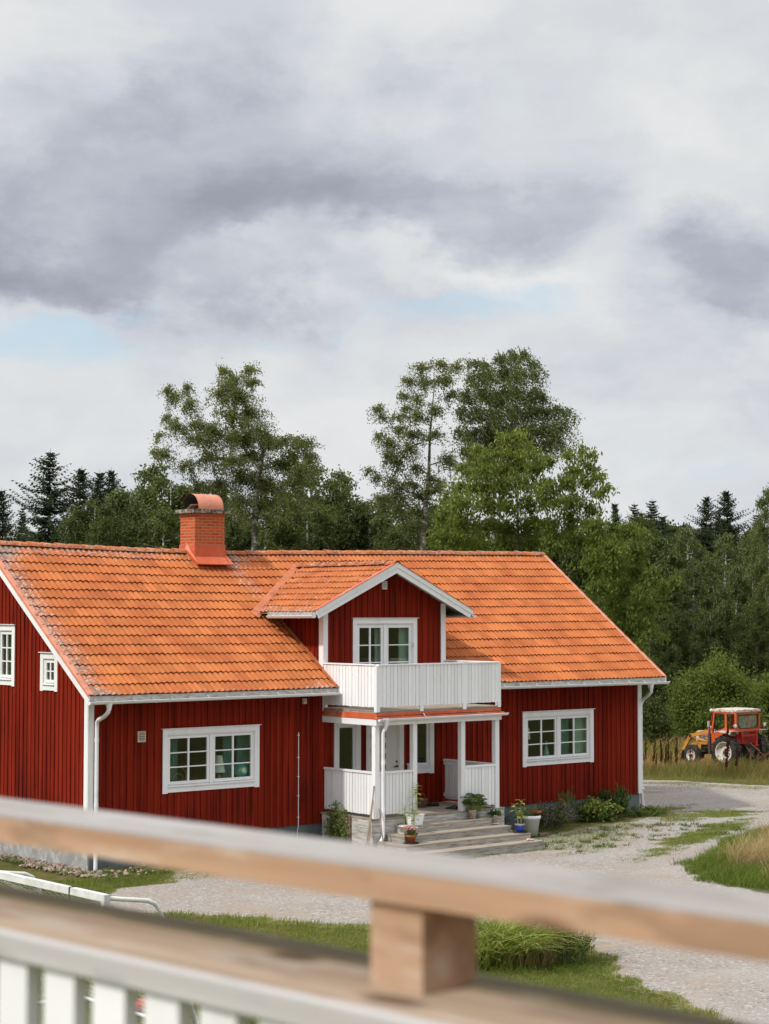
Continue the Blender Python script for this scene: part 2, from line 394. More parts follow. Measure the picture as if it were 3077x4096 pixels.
def thirds(w, cw=.13, gap=.075):
    m = (w[0]+w[1])/2
    return [(w[0]+cw+.032, m-gap/2-.018, 2, 3), (m+gap/2+.018, w[1]-cw-.032, 2, 3)]
window('window', XF_FRONT, *WL, thirds(WL), label='wide two casement window with globe and lamp behind it')
window('window', XF_FRONT, *WR, thirds(WR), label='wide two casement window with a vase behind it')
window('window', XF_FRONT, *SL, [(SL[0]+.145, SL[1]-.175, 1, 1)], cw=.14, sash=.03, label='tall narrow window without bars beside the door')
window('window', XF_FRONT, *SR, [(SR[0]+.145, SR[1]-.155, 1, 1)], cw=.13, sash=.05, bot=.15, label='tall narrow window without bars beside the door')
window('window', XF_GABLE, *GS, [(GS[0]+.16, GS[1]-.16, 2, 2)], cw=.13, top=.13, bot=.13, label='tiny four pane window close under the verge')
gm = (GB[0]+GB[1])/2
window('window', XF_GABLE, *GB, [(GB[0]+.16, gm-.05, 2, 3), (gm+.05, GB[1]-.16, 2, 3)], label='upstairs gable window with green curtain')
window('window', XF_FRONT, *DW, [(DW[0]+.16, DW[0]+.985, 2, 4), (DW[0]+1.085, DW[1]-.16, 1, 4)], cw=.125, top=.125, sash=.07, sill=False, label='dormer window and balcony door with curtain')
for z in (3.95, 4.55):
    hg = MB(); hg.tube([(DW[1]-.14, -.012, z-.06), (DW[1]-.14, -.012, z+.06)], .012, 6); hg.build('hinge', MT['steel'], house)

# front door
b = MB(); b.box(DR[0], DR[0]+.165, -.006, .05, .62, DR[3]); b.box(DR[1]-.14, DR[1], -.006, .05, .62, DR[3]); b.box(DR[0]+.165, DR[1]-.14, -.004, .05, DR[3]-.12, DR[3])
b.box(DR[0]+.165, DR[0]+.20, .02, .1, .62, DR[3]-.12); b.box(DR[1]-.165, DR[1]-.14, .02, .1, .62, DR[3]-.12)
dr = b.build('front_door', MT['white'], house)
b = MB(); b.box(DR[0]+.202, DR[1]-.167, .045, .09, .64, DR[3]-.125)
for z in (2.356, 2.098, 1.84, 1.583):
    for k in (0, 1): b.box(8.385-.085+k*.155, 8.385-.07+k*.155, .036, .046, z-.085, z+.085); b.box(8.385-.07, 8.385+.07, .036, .046, z-.085+k*.155, z-.07+k*.155)
b.build('door_leaf', MT['doorw'], dr)
for z in (2.356, 2.098, 1.84, 1.583):
    b = MB(); b.box(8.385-.068, 8.385+.068, .040, .0445, z-.068, z+.068); b.build('door_pane', MT['dark'], dr)
b = MB(); b.lathe([(0, 0), (.028, 0), (.028, -.012), (0, -.012)], (8.80, .045, 1.694), 12, axis='y'); b.build('door_lock', MT['dark'], dr); b = MB(); b.lathe([(0, 0), (.026, 0), (.024, -.05), (0, -.05)], (8.80, .045, 1.578), 12, axis='y')
b.tube([(8.80, 0, 1.578), (8.68, -.005, 1.575)], [.016, .012], 8); b.build('door_handle', MT['dark'], dr)
b = MB(); b.box(9.09, 9.47, -.10, .0, 1.60, 1.635); b.box(9.11, 9.45, -.085, .0, 1.46, 1.60); b.build('letter_box', MT['white'], house)
for z in (2.0, 2.35):
    b = MB(); b.tube([(7.93, -.012, z-.05), (7.93, -.012, z+.05)], .011, 6); b.build('hinge', MT['steel'], dr)

# small fittings on the wall
def grille(name, x, z, w, h, n, mat, parent=house, y=0.0):
    b = MB(); b.box(x-w/2, x+w/2, y-.012, y+.04, z-h/2, z+h/2); 
    for k in range(n):
        zz = z-h/2+.03+(h-.05)*k/(n-1); b.bar((x-w/2+.02, y-.016, zz), (x+w/2-.02, y-.016, zz), .012, .014, (0, -.6, 1), 0, .1)
    return b.build(name, mat, parent)
cream = M('cream_plastic', (.66, .60, .49), (.58, .52, .42), .5, .3, 8)
slot = M('dark_slots', (.06, .05, .045), None, .8, .1)
def vent(x, z, w, h, n, mat, parent):
    v = grille('wall_vent', x, z, w, h, n, mat, parent)
    b = MB()
    for k in range(n-1):
        zz = z-h/2+.03+(h-.05)*(k+.5)/(n-1); b.box(x-w/2+.022, x+w/2-.022, -.0145, -.0125, zz-.006, zz+.006)
    b.build('vent_slots', slot, v); return v
vent(1.366, 2.62, .20, .24, 6, cream, house)
vent(8.377, 6.03, .15, .20, 5, MT['metalw'], house)
b = MB(); b.box(5.84, 5.935, -.045, .01, 3.20, 3.33); b.tube([(5.887, -.05, 3.265), (5.887, -.075, 3.265)], .032, 10); b.build('wall_lamp', cream, house)
b = MB(); b.tube([(5.718, -.012, .33), (5.718, -.012, 2.54)], .011, 6)
for z in (.55, 1.05, 1.5, 1.95, 2.47): b.box(5.69, 5.746, -.02, .01, z-.008, z+.008)
b.tube([(5.718, -.012, .33), (5.68, -.02, .22), (5.70, -.02, 0.0), (5.70, -.02, -.3)], .008, 6); b.build('cable_conduit', MT['metalw'], house)

# ---------------- tiled slopes
def tiles(name, O, U, Sv, N, ulen, rows, L, keep, lich, parent, wave=.15, amp=.036, dz=None, seg=6):
    """double-roman tiles; each 2-wave tile has its own vertices so that neighbours sit a little unevenly"""
    O, U, Sv, N = map(lambda a: np.array(a, float), (O, U, Sv, N))
    V = []; Fc = []; rn = []; lc = []; nv = 0
    tw = 2*wave; nt = int(math.ceil(ulen/tw)); cols = 2*seg+1
    ph = np.linspace(0, 2*np.pi*2, cols)
    prof = amp*(np.abs(.5-.5*np.cos(ph))**.75)
    for i in range(rows):
        for j in range(nt):
            u = np.minimum(j*tw+np.linspace(0, tw, cols), ulen)
            s0 = i*L+random.gauss(0, .004); s1 = (i+1)*L+.03
            j0 = random.gauss(0, .0035); j1 = random.gauss(0, .002); sk = random.gauss(0, .006)
            s0u = s0+sk*(np.linspace(-.5, .5, cols))
            lo = prof+.037+j0; hi = prof+.006+j1
            rowsv = [(s0u+.03, lo-.036-.25*prof), (s0u, lo), (s0u, lo), ((s0u+s1)/2, (lo+hi)/2), (np.full(cols, s1), hi)]
            for s, h in rowsv:
                P = O+np.outer(u, U)+np.outer(s, Sv)+np.outer(h, N)
                if dz is not None: P[:, 2] += dz(u, s)
                V.append(P); lc.append(lich(u, s))
            r = random.random()
            for k in range(cols-1):
                if u[k+1]-u[k] < 1e-5: continue
                if not keep((u[k]+u[k+1])/2, i*L+.02, (i+1)*L): continue
                for q in (0, 2, 3):
                    a = nv+q*cols+k; Fc.append((a, a+1, a+cols+1, a+cols)); rn.append(r)
            nv += 5*cols
    return build_np(name, np.vstack(V), Fc, MT['tile'], parent, fattr={'rnd': rn}, vattr={'lichen': np.concatenate(lc)}, smooth=True)
vl, vr = .36, .34
ny = np.array([0, -(ridge_z(9)-ZE), YR-YE]); sl_len = float(np.hypot(ny[1], ny[2])); NF = np.array([0, ny[1], ny[2]])/sl_len
SV = np.array([0, ny[2], -ny[1]])/sl_len
ZR0 = ridge_z(9)
def dz_front(u, s): return (np.interp(u-vl, RX, RZ)-.13-ZR0)*np.clip(s/sl_len, 0, 1.02)
NROW = 16; TL = sl_len/NROW
DZE, DHW, DXC, DPEAK, DYF = 5.385, 2.50, 8.415, 6.545, -.43    # dormer eave z, half width, centre, ridge z, front edge
DSL = (DPEAK-DZE)/DHW
def main_y(z): return YE+(z-ZE)*(YR-YE)/(ZR0-ZE)
def keep_front(u, s, s2):
    x = u-vl; y = YE+s*SV[1]; y2 = YE+s2*SV[1]
    if 6.50 < x < 10.36 and abs(x-DXC)*DSL < DPEAK-roof_z(x, max(y2-.02, .3)): return False
    return True
def lich_front(u, s):
    x = u-vl
    return np.clip(.95-(x+.1)/.75, 0, 1)+np.clip(.55-s/.45, 0, 1)*np.clip(1-(x-7)/3, .25, 1)+.8*np.clip((s-(sl_len-.75))/.5, 0, 1)*np.clip(1.2-(x/16), .5, 1)+.75*np.clip(1-abs(x-6.4)/.7, 0, 1)*(s > 3.8)+.5*np.clip(1-abs(x-6.0)/1.2, 0, 1)*(s < .6)
rf = MB()     # roof body: boarding under the tiles, soffit and fascia backing
xa, xb = -vl+.03, X1+vr-.03
for xs in [(xa, 6.47), (10.38, xb)]:
    n = 8; xx = np.linspace(xs[0], xs[1], n)
    for a, c in zip(xx[:-1], xx[1:]):
        rf.poly([(a, YE+.02, ZE-.012), (c, YE+.02, ZE-.012), (c, YR, ridge_z(c)-.012), (a, YR, ridge_z(a)-.012)])
        rf.poly([(a, YE+.02, ZE-.09), (a, .03, roof_z(a, .03)-.09), (c, .03, roof_z(c, .03)-.09), (c, YE+.02, ZE-.09)], 1)
xx = np.linspace(xa, xb, 10)
for a, c in zip(xx[:-1], xx[1:]):
    rf.poly([(c, 2*YR-YE, ZE), (a, 2*YR-YE, ZE), (a, YR, ridge_z(a)-.012), (c, YR, ridge_z(c)-.012)])
rf.poly([(6.47, 1.6, roof_z(6.47, 1.6)-.012), (10.38, 1.6, roof_z(10.38, 1.6)-.012), (10.38, YR, ridge_z(10.38)-.012), (6.47, YR, ridge_z(6.47)-.012)])
roof = rf.build('roof', [MT['soffit'], MT['soffit']], house)
tiles('roof_tiles', (-vl, YE, ZE), (1, 0, 0), SV, NF, X1+vl+vr, NROW, TL, keep_front, lich_front, roof, dz=dz_front)
NB = np.array([0, -NF[1], NF[2]]); SB = np.array([0, -SV[1], SV[2]])
tiles('rear_roof_tiles', (-vl, 2*YR-YE, ZE), (1, 0, 0), SB, NB, X1+vl+vr, NROW, TL, lambda *a: True, lambda u, s: u*0, roof, dz=dz_front, seg=3)
def ridge_tiles(name, p, q, zfun, step, rad, parent):
    b = MB(); p = np.array(p, float); q = np.array(q, float); L = np.linalg.norm(q-p); d = (q-p)/L; n = int(round(L/step)); sd = np.array([-d[1], d[0], 0])
    for i in range(n):
        a0 = p+d*(i*L/n-.02); a1 = p+d*((i+1)*L/n+.03); r0, r1 = rad, rad*.86
        if i % 1 == 0: z0, z1 = zfun(a0)+random.gauss(0, .006)+.012, zfun(a1)+random.gauss(0, .004)
        vs = []; m = 9
        for (c, rr, zz) in ((a0, r0-.022, z0), (a0, r0, z0), (a1, r1, z1)):
            for k in range(m):
                t = math.pi*(k/(m-1)); vs.append((c[0]+sd[0]*rr*math.cos(t), c[1]+sd[1]*rr*math.cos(t), zz-.085+rr*.95*math.sin(t)))
        b.add(vs, [(w*m+k, w*m+k+1, (w+1)*m+k+1, (w+1)*m+k) for w in range(2) for k in range(m-1)], 0, None, True)
    o = b.build(name, MT['tile'], parent)
    a = o.data.attributes.new('lichen', 'FLOAT', 'POINT'); a.data.foreach_set('value', np.random.default_rng(3).uniform(.25, 1.15, len(o.data.vertices)).astype(np.float32))
    return o
ridge_tiles('ridge_tiles', (-vl+.05, YR, 0), (X1+vr-.05, YR, 0), lambda a: float(np.interp(a[0], RX, RZ))-.035, .37, .115, roof)
# verge: white barge board with a salmon metal strip on top
def verge(x, sgn, mat):
    pts = [(YE-.03, ZE+.045)]+[(y, roof_z(x, y)+.06) for y in (.8, 2.4)]+[(YR, ridge_z(x)+.07)]
    full = pts+[(2*YR-y, z) for y, z in pts[:-1][::-1]]
    bb = MB(); fl = MB()
    for (y0, z0), (y1, z1) in zip(full[:-1], full[1:]):
        bb.prism([(x, y0, z0-.02), (x, y1, z1-.02), (x, y1, z1-.225), (x, y0, z0-.225)], (sgn*.028, 0, 0))
        fl.prism([(x-sgn*.012, y0, z0), (x-sgn*.012, y1, z1), (x-sgn*.012, y1, z1+.012), (x-sgn*.012, y0, z0+.012)], (sgn*.135, 0, 0))
        fl.prism([(x-sgn*.013, y0, z0-.055), (x-sgn*.013, y1, z1-.055), (x-sgn*.013, y1, z1+.011), (x-sgn*.013, y0, z0+.011)], (sgn*.01, 0, 0))
    bb.build('barge_board', MT['white'], roof); fl.build('verge_flashing', mat, roof)
verge(-vl, 1, MT['flashb']); verge(X1+vr, -1, MT['flashb'])
b = MB(); b.tube([(X1+vr-.02, YR, ridge_z(18)+.05), (X1+vr-.05, YR, ridge_z(18)+.13)], [.02, .008], 6); b.build('ridge_spike', MT['flashb'], roof)
# fascia boards and gutters along the front eave
for x0, x1 in ((-vl+.03, 6.475), (10.40, X1+vr-.03)):
    b = MB(); b.box(x0, x1, YE-.008, YE+.018, ZE-.125, ZE+.012); b.build('fascia', MT['fascia'], roof)
def gutter(p, q, rad, parent, nrm, hooks, mat=MT['metalw']):
    """half-round gutter from p to q, its back towards -nrm"""
    b = MB(); p = Vector(p); q = Vector(q); d = (q-p).normalized(); nv = Vector(nrm); m = 9
    for rr, fl in ((rad, False), (rad-.006, True)):
        vs = []
        for c in (p, q):
            for k in range(m):
                t = math.pi*k/(m-1); vs.append(c+nv*rr*math.cos(t)+Vector((0, 0, -rr*math.sin(t))))
        b.add(vs, [(k, k+1, m+k+1, m+k) if not fl else (k, m+k, m+k+1, k+1) for k in range(m-1)], 0, .5, True)
    for c in (p, q): b.add([c+nv*rad*math.cos(math.pi*k/(m-1))+Vector((0, 0, -rad*math.sin(math.pi*k/(m-1)))) for k in range(m)], [tuple(range(m))])
    b.tube([p+nv*(rad+.003), q+nv*(rad+.003)], .009, 6, 0, .5)
    L = (q-p).length; n = max(2, int(L/1.9))
    for k in range(1, n+1): 
        c = p+d*(L*k/(n+1)); b.tube([c+d*.0-nv*0+nv*(rad+.004)*math.cos(t)+Vector((0, 0, -(rad+.004)*math.sin(t))) for t in np.linspace(0, math.pi, 8)], .006, 4, 0, .2)
    g = b.build('gutter', mat, parent)
    for k in range(hooks):
        hk = MB()
        c = p+d*(L*(k+.35)/hooks); hk.tube([c+nv*rad+Vector((0, 0, .006)), c+Vector((0, 0, .012)), c-nv*(rad-.01)+Vector((0, 0, .055)), c-nv*(rad+.03)+Vector((0, 0, .09))], .008, 5)
        hk.build('gutter_hook', MT['steel'], g)
    return g
YG = YE-.085
gutter((-vl-.02, YG, 3.455), (6.42, YG, 3.475), .062, house, (0, -1, 0), 14)
gutter((10.44, YG, 3.475), (X1+vr+.02, YG, 3.455), .062, house, (0, -1, 0), 13)
def downpipe(pts, rad, parent, collars, extra=None):
    b = MB(); b.tube(pts, rad, 12, 0, .5)
    for (x, y, z) in collars: b.tube([(x, y, z-.05), (x, y, z+.05)], rad+.005, 12, 0, .5)
    p = pts[0]; b.lathe([(.075, .0), (.07, -.05), (rad+.004, -.13), (rad+.004, -.16)], (p[0], p[1], p[2]+.13), 12)
    if extra: extra(b)
    return b.build('downpipe', MT['metalw'], parent)
downpipe([(.12, YG+.01, 3.30), (.10, YG+.02, 3.22), (.115, -.48, 3.13), (.15, -.18, 3.04), (.165, -.095, 2.98), (.168, -.085, 2.85), (.168, -.085, .6), (.155, -.095, -.27)], .045, house, [(.168, -.085, 2.6), (.168, -.085, 1.2)])
def low(b):
    b.lathe([(.05, .02), (.085, .0), (.085, -.025), (.05, -.07)], (17.765, .10, .50), 12)
downpipe([(17.36, YG+.01, 3.30), (17.36, YG+.02, 3.19), (17.42, -.5, 3.10), (17.68, -.12, 2.99), (17.745, .02, 2.92), (17.765, .10, 2.80), (17.765, .10, .45), (17.80, .06, -.18)], .045, house, [(17.765, .10, 2.45), (17.765, .10, 1.2)], low)

# ---------------- chimney
KX0, KX1, KY0, KY1 = 5.286, 6.186, 3.72, 4.38
b = MB(); b.box(KX0, KX1, KY0, KY1, 6.7, 7.86); ch = b.build('chimney', MT['brick'], house)
b = MB(); b.box(KX0-.02, KX1+.02, KY0-.02, KY1+.02, 6.55, 7.07)
b.prism([(KX0-.02, KY0-.02, 6.76), (KX0-.02, KY0-.13, 6.655), (KX0-.02, KY0-.27, 6.575), (KX0-.02, KY0-.27, 6.555), (KX0-.02, KY0-.02, 6.55)], (KX1-KX0+.04, 0, 0))
for sx, xx in ((-1, KX0-.02), (1, KX1+.02)):
    b.prism([(xx, KY0-.27, 6.56), (xx+sx*.07, KY0-.27, 6.565), (xx+sx*.07, KY0+.30, 6.565+.70*.57), (xx, KY0+.36, 6.565+.70*.57+.14), (xx, KY0-.02, 6.76)], (sx*.001, 0, .018))
b.build('chimney_flashing', MT['flash'], ch)
b = MB(); b.box(KX0-.11, KX1+.11, KY0-.11, KY1+.11, 7.86, 7.955); b.build('chimney_cap', MT['cap'], ch)
b = MB(); ns = 16; cx0, cx1 = KX0+.07, KX1-.06; yc, zc, rr, r2 = (KY0+KY1)/2, 7.955, .37, .36
pr = [(yc-rr*math.cos(t), zc+.05+rr*.95*math.sin(t)) for t in np.linspace(-.12, math.pi-.25, ns)]
vs = [(x, y, z) for x in (cx0, cx1) for y, z in pr]
b.add(vs, [(i, i+1, ns+i+1, ns+i) for i in range(ns-1)], 0, .5, True)
pr2 = [(yc-r2*math.cos(t), zc+.05+r2*.95*math.sin(t)) for t in np.linspace(-.12, math.pi-.25, ns)]
b.add([(x, y, z) for x in (cx0+.005, cx1-.005) for y, z in pr2], [(i, ns+i, ns+i+1, i+1) for i in range(ns-1)], 1, .5, True)
b.bar((cx0+.05, yc+.0, zc), (cx0+.05, yc-.2, zc+.12), .3, .01); b.box(cx0+.1, cx1-.1, yc-.17, yc+.17, zc, zc+.14, 1)
b.build('chimney_cowl', [MT['flashb'], MT['dark']], ch)

# ---------------- dormer
dm = MB(XF_FRONT)
dz = lambda u: DPEAK-.06-abs(u-DXC)*DSL
wall('dormer_wall', XF_FRONT, 6.49, 10.36, 2.95, dz, [inset(DW)], phase=.03)
def cheek(x, xf, nm):
    """side wall of the dormer above the main slope"""
    mb = MB(); p = .178; ys = np.arange(.03, 2.0, p)
    for a in ys:
        c = min(a+p, 2.0); za, zc_ = roof_z(x, a)-.02, roof_z(x, c)-.02; tp = DZE+.04
        if za > tp: break
        mb.poly([(x, a, za), (x, c, min(zc_, tp)), (x, c, tp), (x, a, tp)])
        if a > .1: mb.box(x-.022, x+.022, a-.03, a+.03, roof_z(x, a-.03)-.01, tp)
    return mb.build(nm, MT['red'], house)
cheek(6.49, None, 'dormer_side_wall'); cheek(10.36, None, 'dormer_side_wall')
for x0, x1 in ((6.46, 6.60), (10.235, 10.39)):
    b = MB(); b.box(x0, x1, -.004, .028, 3.0, dz((x0+x1)/2)-.02); b.build('corner_board', MT['white'], house)
b = MB(); b.box(6.458, 6.489, .029, .165, roof_z(6.4, .1)-.05, DZE+.02); b.build('corner_board', MT['white'], house)
b = MB(); b.box(10.362, 10.392, .029, .165, roof_z(10.4, .1)-.05, DZE+.02); b.build('corner_board', MT['white'], house)
dr_ = MB()
yb = main_y(DPEAK)+.1
for sg in (-1, 1):
    e = DXC+sg*DHW
    dr_.poly([(e, DYF+.03, DZE-.05), (DXC, DYF+.03, DPEAK-.05), (DXC, yb, DPEAK-.05), (e, main_y(DZE)+.15, DZE-.05)], 0)
    dr_.poly([(e, DYF+.03, DZE-.075), (DXC, DYF+.03, DPEAK-.075), (DXC, .03, DPEAK-.075), (e, .03, DZE-.075)], 1)
    dr_.poly([(e, DYF+.03, DZE-.10), (e, 1.7, DZE-.10), (e-sg*.46, 1.7, DZE-.10), (e-sg*.46, DYF+.03, DZE-.10)], 1)
droof = dr_.build('dormer_roof', [MT['raw'], MT['soffit']], house)
dl = math.hypot(DHW, DPEAK-DZE); ca, sa = DHW/dl, (DPEAK-DZE)/dl
for sg in (-1, 1):
    e = DXC+sg*DHW
    Sd = (-sg*ca, 0, sa); Nd = (sg*sa, 0, ca)
    ylen = yb-DYF
    if sg < 0: O, U = (e, yb, DZE-.045), (0, -1, 0)
    else: O, U = (e, DYF, DZE-.045), (0, 1, 0)
    def keepd(u, s, s2, O=O, U=U, Sd=Sd):
        x = O[0]+Sd[0]*s; y = O[1]+U[1]*u; z = O[2]+Sd[2]*s
        return z > roof_z(x, y)+.10
    tiles('dormer_tiles', O, U, Sd, Nd, ylen, 8, dl/8, keepd, lambda u, s: .45+.4*np.clip(1-s/.5, 0, 1)+0*u, droof)
ridge_tiles('dormer_ridge_tiles', (DXC, DYF, 0), (DXC, main_y(DPEAK)+.05, 0), lambda a: DPEAK+.075, .37, .105, droof)
def rake(sg):
    e, pk = (DXC+sg*DHW, DZE+.035), (DXC, DPEAK+.035)
    bb = MB(); fl = MB()
    bb.prism([(e[0], DYF, e[1]), (pk[0], DYF, pk[1]), (pk[0], DYF, pk[1]-.255), (e[0]-sg*.075, DYF, e[1]-.20)], (0, .025, 0))
    bb.prism([(e[0]+sg*.012, DYF-.02, e[1]), (pk[0], DYF-.02, pk[1]), (pk[0], DYF-.02, pk[1]-.115), (e[0]+sg*.0, DYF-.02, e[1]-.115)], (0, .019, 0))
    fl.prism([(e[0]+sg*.03, DYF-.035, e[1]-.008), (pk[0], DYF-.035, pk[1]+.004), (pk[0], DYF-.035, pk[1]+.018), (e[0]+sg*.03, DYF-.035, e[1]+.006)], (0, .12, 0))
    bb.build('barge_board', MT['white'], droof); fl.build('verge_flashing', MT['flash'], droof)
    ff = MB(); ff.box(min(e[0], e[0]-sg*.02), max(e[0], e[0]-sg*.02), DYF+.03, 1.5, DZE-.13, DZE+.0); ff.build('fascia', MT['fascia'], droof)
    gutter((e[0]+sg*.07, DYF-.01, DZE-.10), (e[0]+sg*.07, 1.38, DZE-.115), .058, droof, (sg, 0, 0), 4)
rake(-1); rake(1)
# flashings where dormer and main roof meet
fl = MB()
def vstrip(p, q, w0, w1, lift=.062):
    """metal strip lying on the main slope from p(x,y) to q, widened to the side"""
    a = [(p[0], p[1]), (q[0], q[1]), (q[0]+w1, q[1]), (p[0]+w0, p[1])]
    v = [(x, y, roof_z(x, y)+lift) for x, y in a]; fl.prism(v, (0, 0, .012))
def vstrip4(pts, lift):
    v = [(x, y, roof_z(x, y)+lift) for x, y in pts]; fl.prism(v, (0, 0, .012))
for sg in (-1, 1):
    v0 = np.array([DHW+.22, main_y(DZE-.22*DSL)]); v1 = np.array([.10, main_y(DPEAK-.10*DSL)])
    dv = (v1-v0)/np.linalg.norm(v1-v0); pv = np.array([-dv[1], dv[0]]) if False else np.array([dv[1], -dv[0]])
    if pv[1] < 0: pv = -pv
    q = [v0+pv*.03, v1+pv*.03, v1-pv*.28, v0-pv*.20]
    vstrip4([(DXC+sg*p[0], p[1]) for p in q], .085)
vstrip((6.40, -.02), (6.40, 1.62), .10, .10, .075); vstrip((10.35, -.02), (10.35, 1.62), .10, .10, .075)
vstrip((6.38, YE-.01), (6.38, -.02), .12, .12, .06); vstrip((10.37, YE-.01), (10.37, -.02), .12, .12, .06)
for x in (6.40, 10.45): fl.prism([(x, YE, roof_z(x, YE)+.06), (x, 1.6, roof_z(x, 1.6)+.06), (x, 1.6, roof_z(x, 1.6)+.11), (x, YE, roof_z(x, YE)+.11)], (.012, 0, 0))
fl.build('valley_flashing', M('orange_valley_metal', (.56, .175, .075), (.48, .14, .055), .5, .3, 3, col3=(.42, .12, .05), s3=4), droof)

# ---------------- balcony
BX0, BX1, BY = 6.453, 10.395, -2.005
b = MB(); b.box(BX0+.02, BX1-.02, BY+.03, .0, 3.035, 3.075); 
for k in range(16): b.box(BX0+.01, BX1-.01, BY+.015+k*.123, BY+.015+k*.123+.115, 3.076, 3.10)
bal = b.build('balcony', MT['deck'], house)
def picket_rail(name, p, q, zb, zt, parent, mat, w=.105, gap=.008, th=.02, posts=(), capw=.09, capt=.03, side=1, cap_ext=.03, railz=True, rails_in=False, jz=.004):
    """boarded railing from p to q (x,y); boards on the `side` face, cap on top"""
    P = Vector((p[0], p[1], 0)); Q = Vector((q[0], q[1], 0)); d = (Q-P).normalized(); nn = Vector((d.y, -d.x, 0))*side; L = (Q-P).length
    b = MB(); n = int(round(L/(w+gap))); pw = L/n
    for k in range(n):
        a = P+d*(k*pw+gap/2); c = P+d*((k+1)*pw-gap/2+random.gauss(0, .001)); m_ = (a+c)/2; o = nn*random.gauss(0, .0015)
        b.prism([tuple(a+o+Vector((0, 0, zb+random.gauss(0, jz)))), tuple(c+o+Vector((0, 0, zb+random.gauss(0, jz)))), tuple(c+o+Vector((0, 0, zt-capt-.001))), tuple(a+o+Vector((0, 0, zt-capt-.001)))], nn*-th)
    for z in ((zt-capt-.09, zt-capt-.012), (zb+.06, zb+.14)):
        a, c = P-nn*(th+.002), Q-nn*(th+.002)
        b.prism([tuple(a+Vector((0, 0, z[0]))), tuple(c+Vector((0, 0, z[0]))), tuple(c+Vector((0, 0, z[1]))), tuple(a+Vector((0, 0, z[1])))], nn*-.04)
    o = b.build(name, mat, parent)
    c = MB(); a_, b_ = P-d*cap_ext-nn*(capw/2-.025), Q+d*cap_ext-nn*(capw/2-.025)
    c.bar(a_+Vector((0, 0, zt-capt/2)), b_+Vector((0, 0, zt-capt/2)), capw, capt)
    return o, c
def posts(lst, parent):
    for (x0, x1, y0, y1, z0, z1) in lst:
        b = MB(); b.box(x0, x1, y0, y1, z0, z1); b.build('post', MT['worn'], parent)
o, c = picket_rail('balcony_front_boards', (BX0+.075, BY), (BX1-.075, BY), 3.185, 4.165, bal, MT['worn'], w=.100, gap=.013, side=1)
c.build('balcony_cap_rail', MT['worn'], bal)
o, c = picket_rail('balcony_side_boards', (BX0, -.04), (BX0, BY+.08), 3.175, 4.165, bal, MT['worn'], w=.102, gap=.013, side=1)
c.build('balcony_cap_rail', MT['worn'], bal)
o, c = picket_rail('balcony_side_boards', (BX1, BY+.08), (BX1, -.04), 3.175, 4.165, bal, MT['worn'], w=.102, gap=.013, side=1)
c.build('balcony_cap_rail', MT['worn'], bal)
posts([(BX0-.004, BX0+.098, BY-.004, BY+.09, 3.06, 4.134), (BX1-.09, BX1+.004, BY-.004, BY+.09, 3.06, 4.134)]+[(x-.05, x+.05, BY-.012, BY+.08, 3.045, 4.134) for x in (7.83, 9.20)]+[(BX0-.004, BX0+.05, -.10, -.04, 3.10, 4.13)], bal)
b = MB(); b.box(BX0-.005, BX1+.002, BY-.005, .0, 2.955, 3.034); b.box(BX0-.03, BX1+.06, BY-.06, .0, 2.945, 2.9545)
b.box(BX0-.032, BX1+.06, BY-.062, BY-.05, 2.915, 2.9445); b.box(BX0-.032, BX0-.02, BY-.05, 0, 2.905, 2.9445); b.build('roof_edge_flashing', MT['flash'], bal)
b = MB()
for k in range(5): b.box(BX0+.02+k*.8, BX0+.75+k*.8, BY-.010, BY-.0055, 2.957, 2.972)
b.build('drip_gap', MT['dark'], bal)

# ---------------- porch
b = MB(); b.box(BX0-.02, BX0+.03, BY-.01, .0, 2.755, 2.90); b.box(BX0+.031, BX1+.02, BY-.008, BY+.045, 2.755, 2.90); b.box(BX1-.03, BX1+.02, BY+.046, 0, 2.755, 2.90)
b.box(BX0+.031, BX1-.031, BY+.046, .0, 2.885, 2.90)
porch = b.build('porch', MT['white'], house)
gutter((BX0-.01, BY-.10, 2.905), (BX1+.12, BY-.10, 2.915), .055, porch, (0, -1, 0), 1)
PY = -1.955
posts([(6.455, 6.58, PY, PY+.125, .62, 2.756), (7.61, 7.735, PY, PY+.125, .62, 2.756), (9.137, 9.263, PY, PY+.125, .62, 2.756), (10.26, 10.388, PY, PY+.125, .62, 2.756)], porch)
for (p, q, cx, sd) in (((6.485, -.02), (6.485, PY+.13), 0.0, 1), ((6.585, PY+.02), (7.605, PY+.02), 0.0, 1), ((9.268, PY+.02), (10.255, PY+.02), 0, 1), ((10.35, PY+.13), (10.35, -.03), 0, 1)):
    o, c = picket_rail('porch_railing', p, q, .70, 1.685, porch, MT['worn'], w=.094, gap=.013, side=sd, capw=.10, capt=.045, cap_ext=0)
    c.build('porch_cap_rail', MT['worn'], porch)
b = MB()
for k in range(16): b.box(6.385, 10.545, -1.985+k*.125, -1.985+k*.125+.118, .592, .62)
b.build('porch_floor', MT['deck'], porch)
b = MB()
for k in range(6):
    z1 = .586-k*.142; z0 = z1-.138
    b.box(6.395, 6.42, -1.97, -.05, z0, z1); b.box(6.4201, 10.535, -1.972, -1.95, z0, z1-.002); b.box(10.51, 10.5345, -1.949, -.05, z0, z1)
b.build('porch_skirt', MT['plank'], porch)
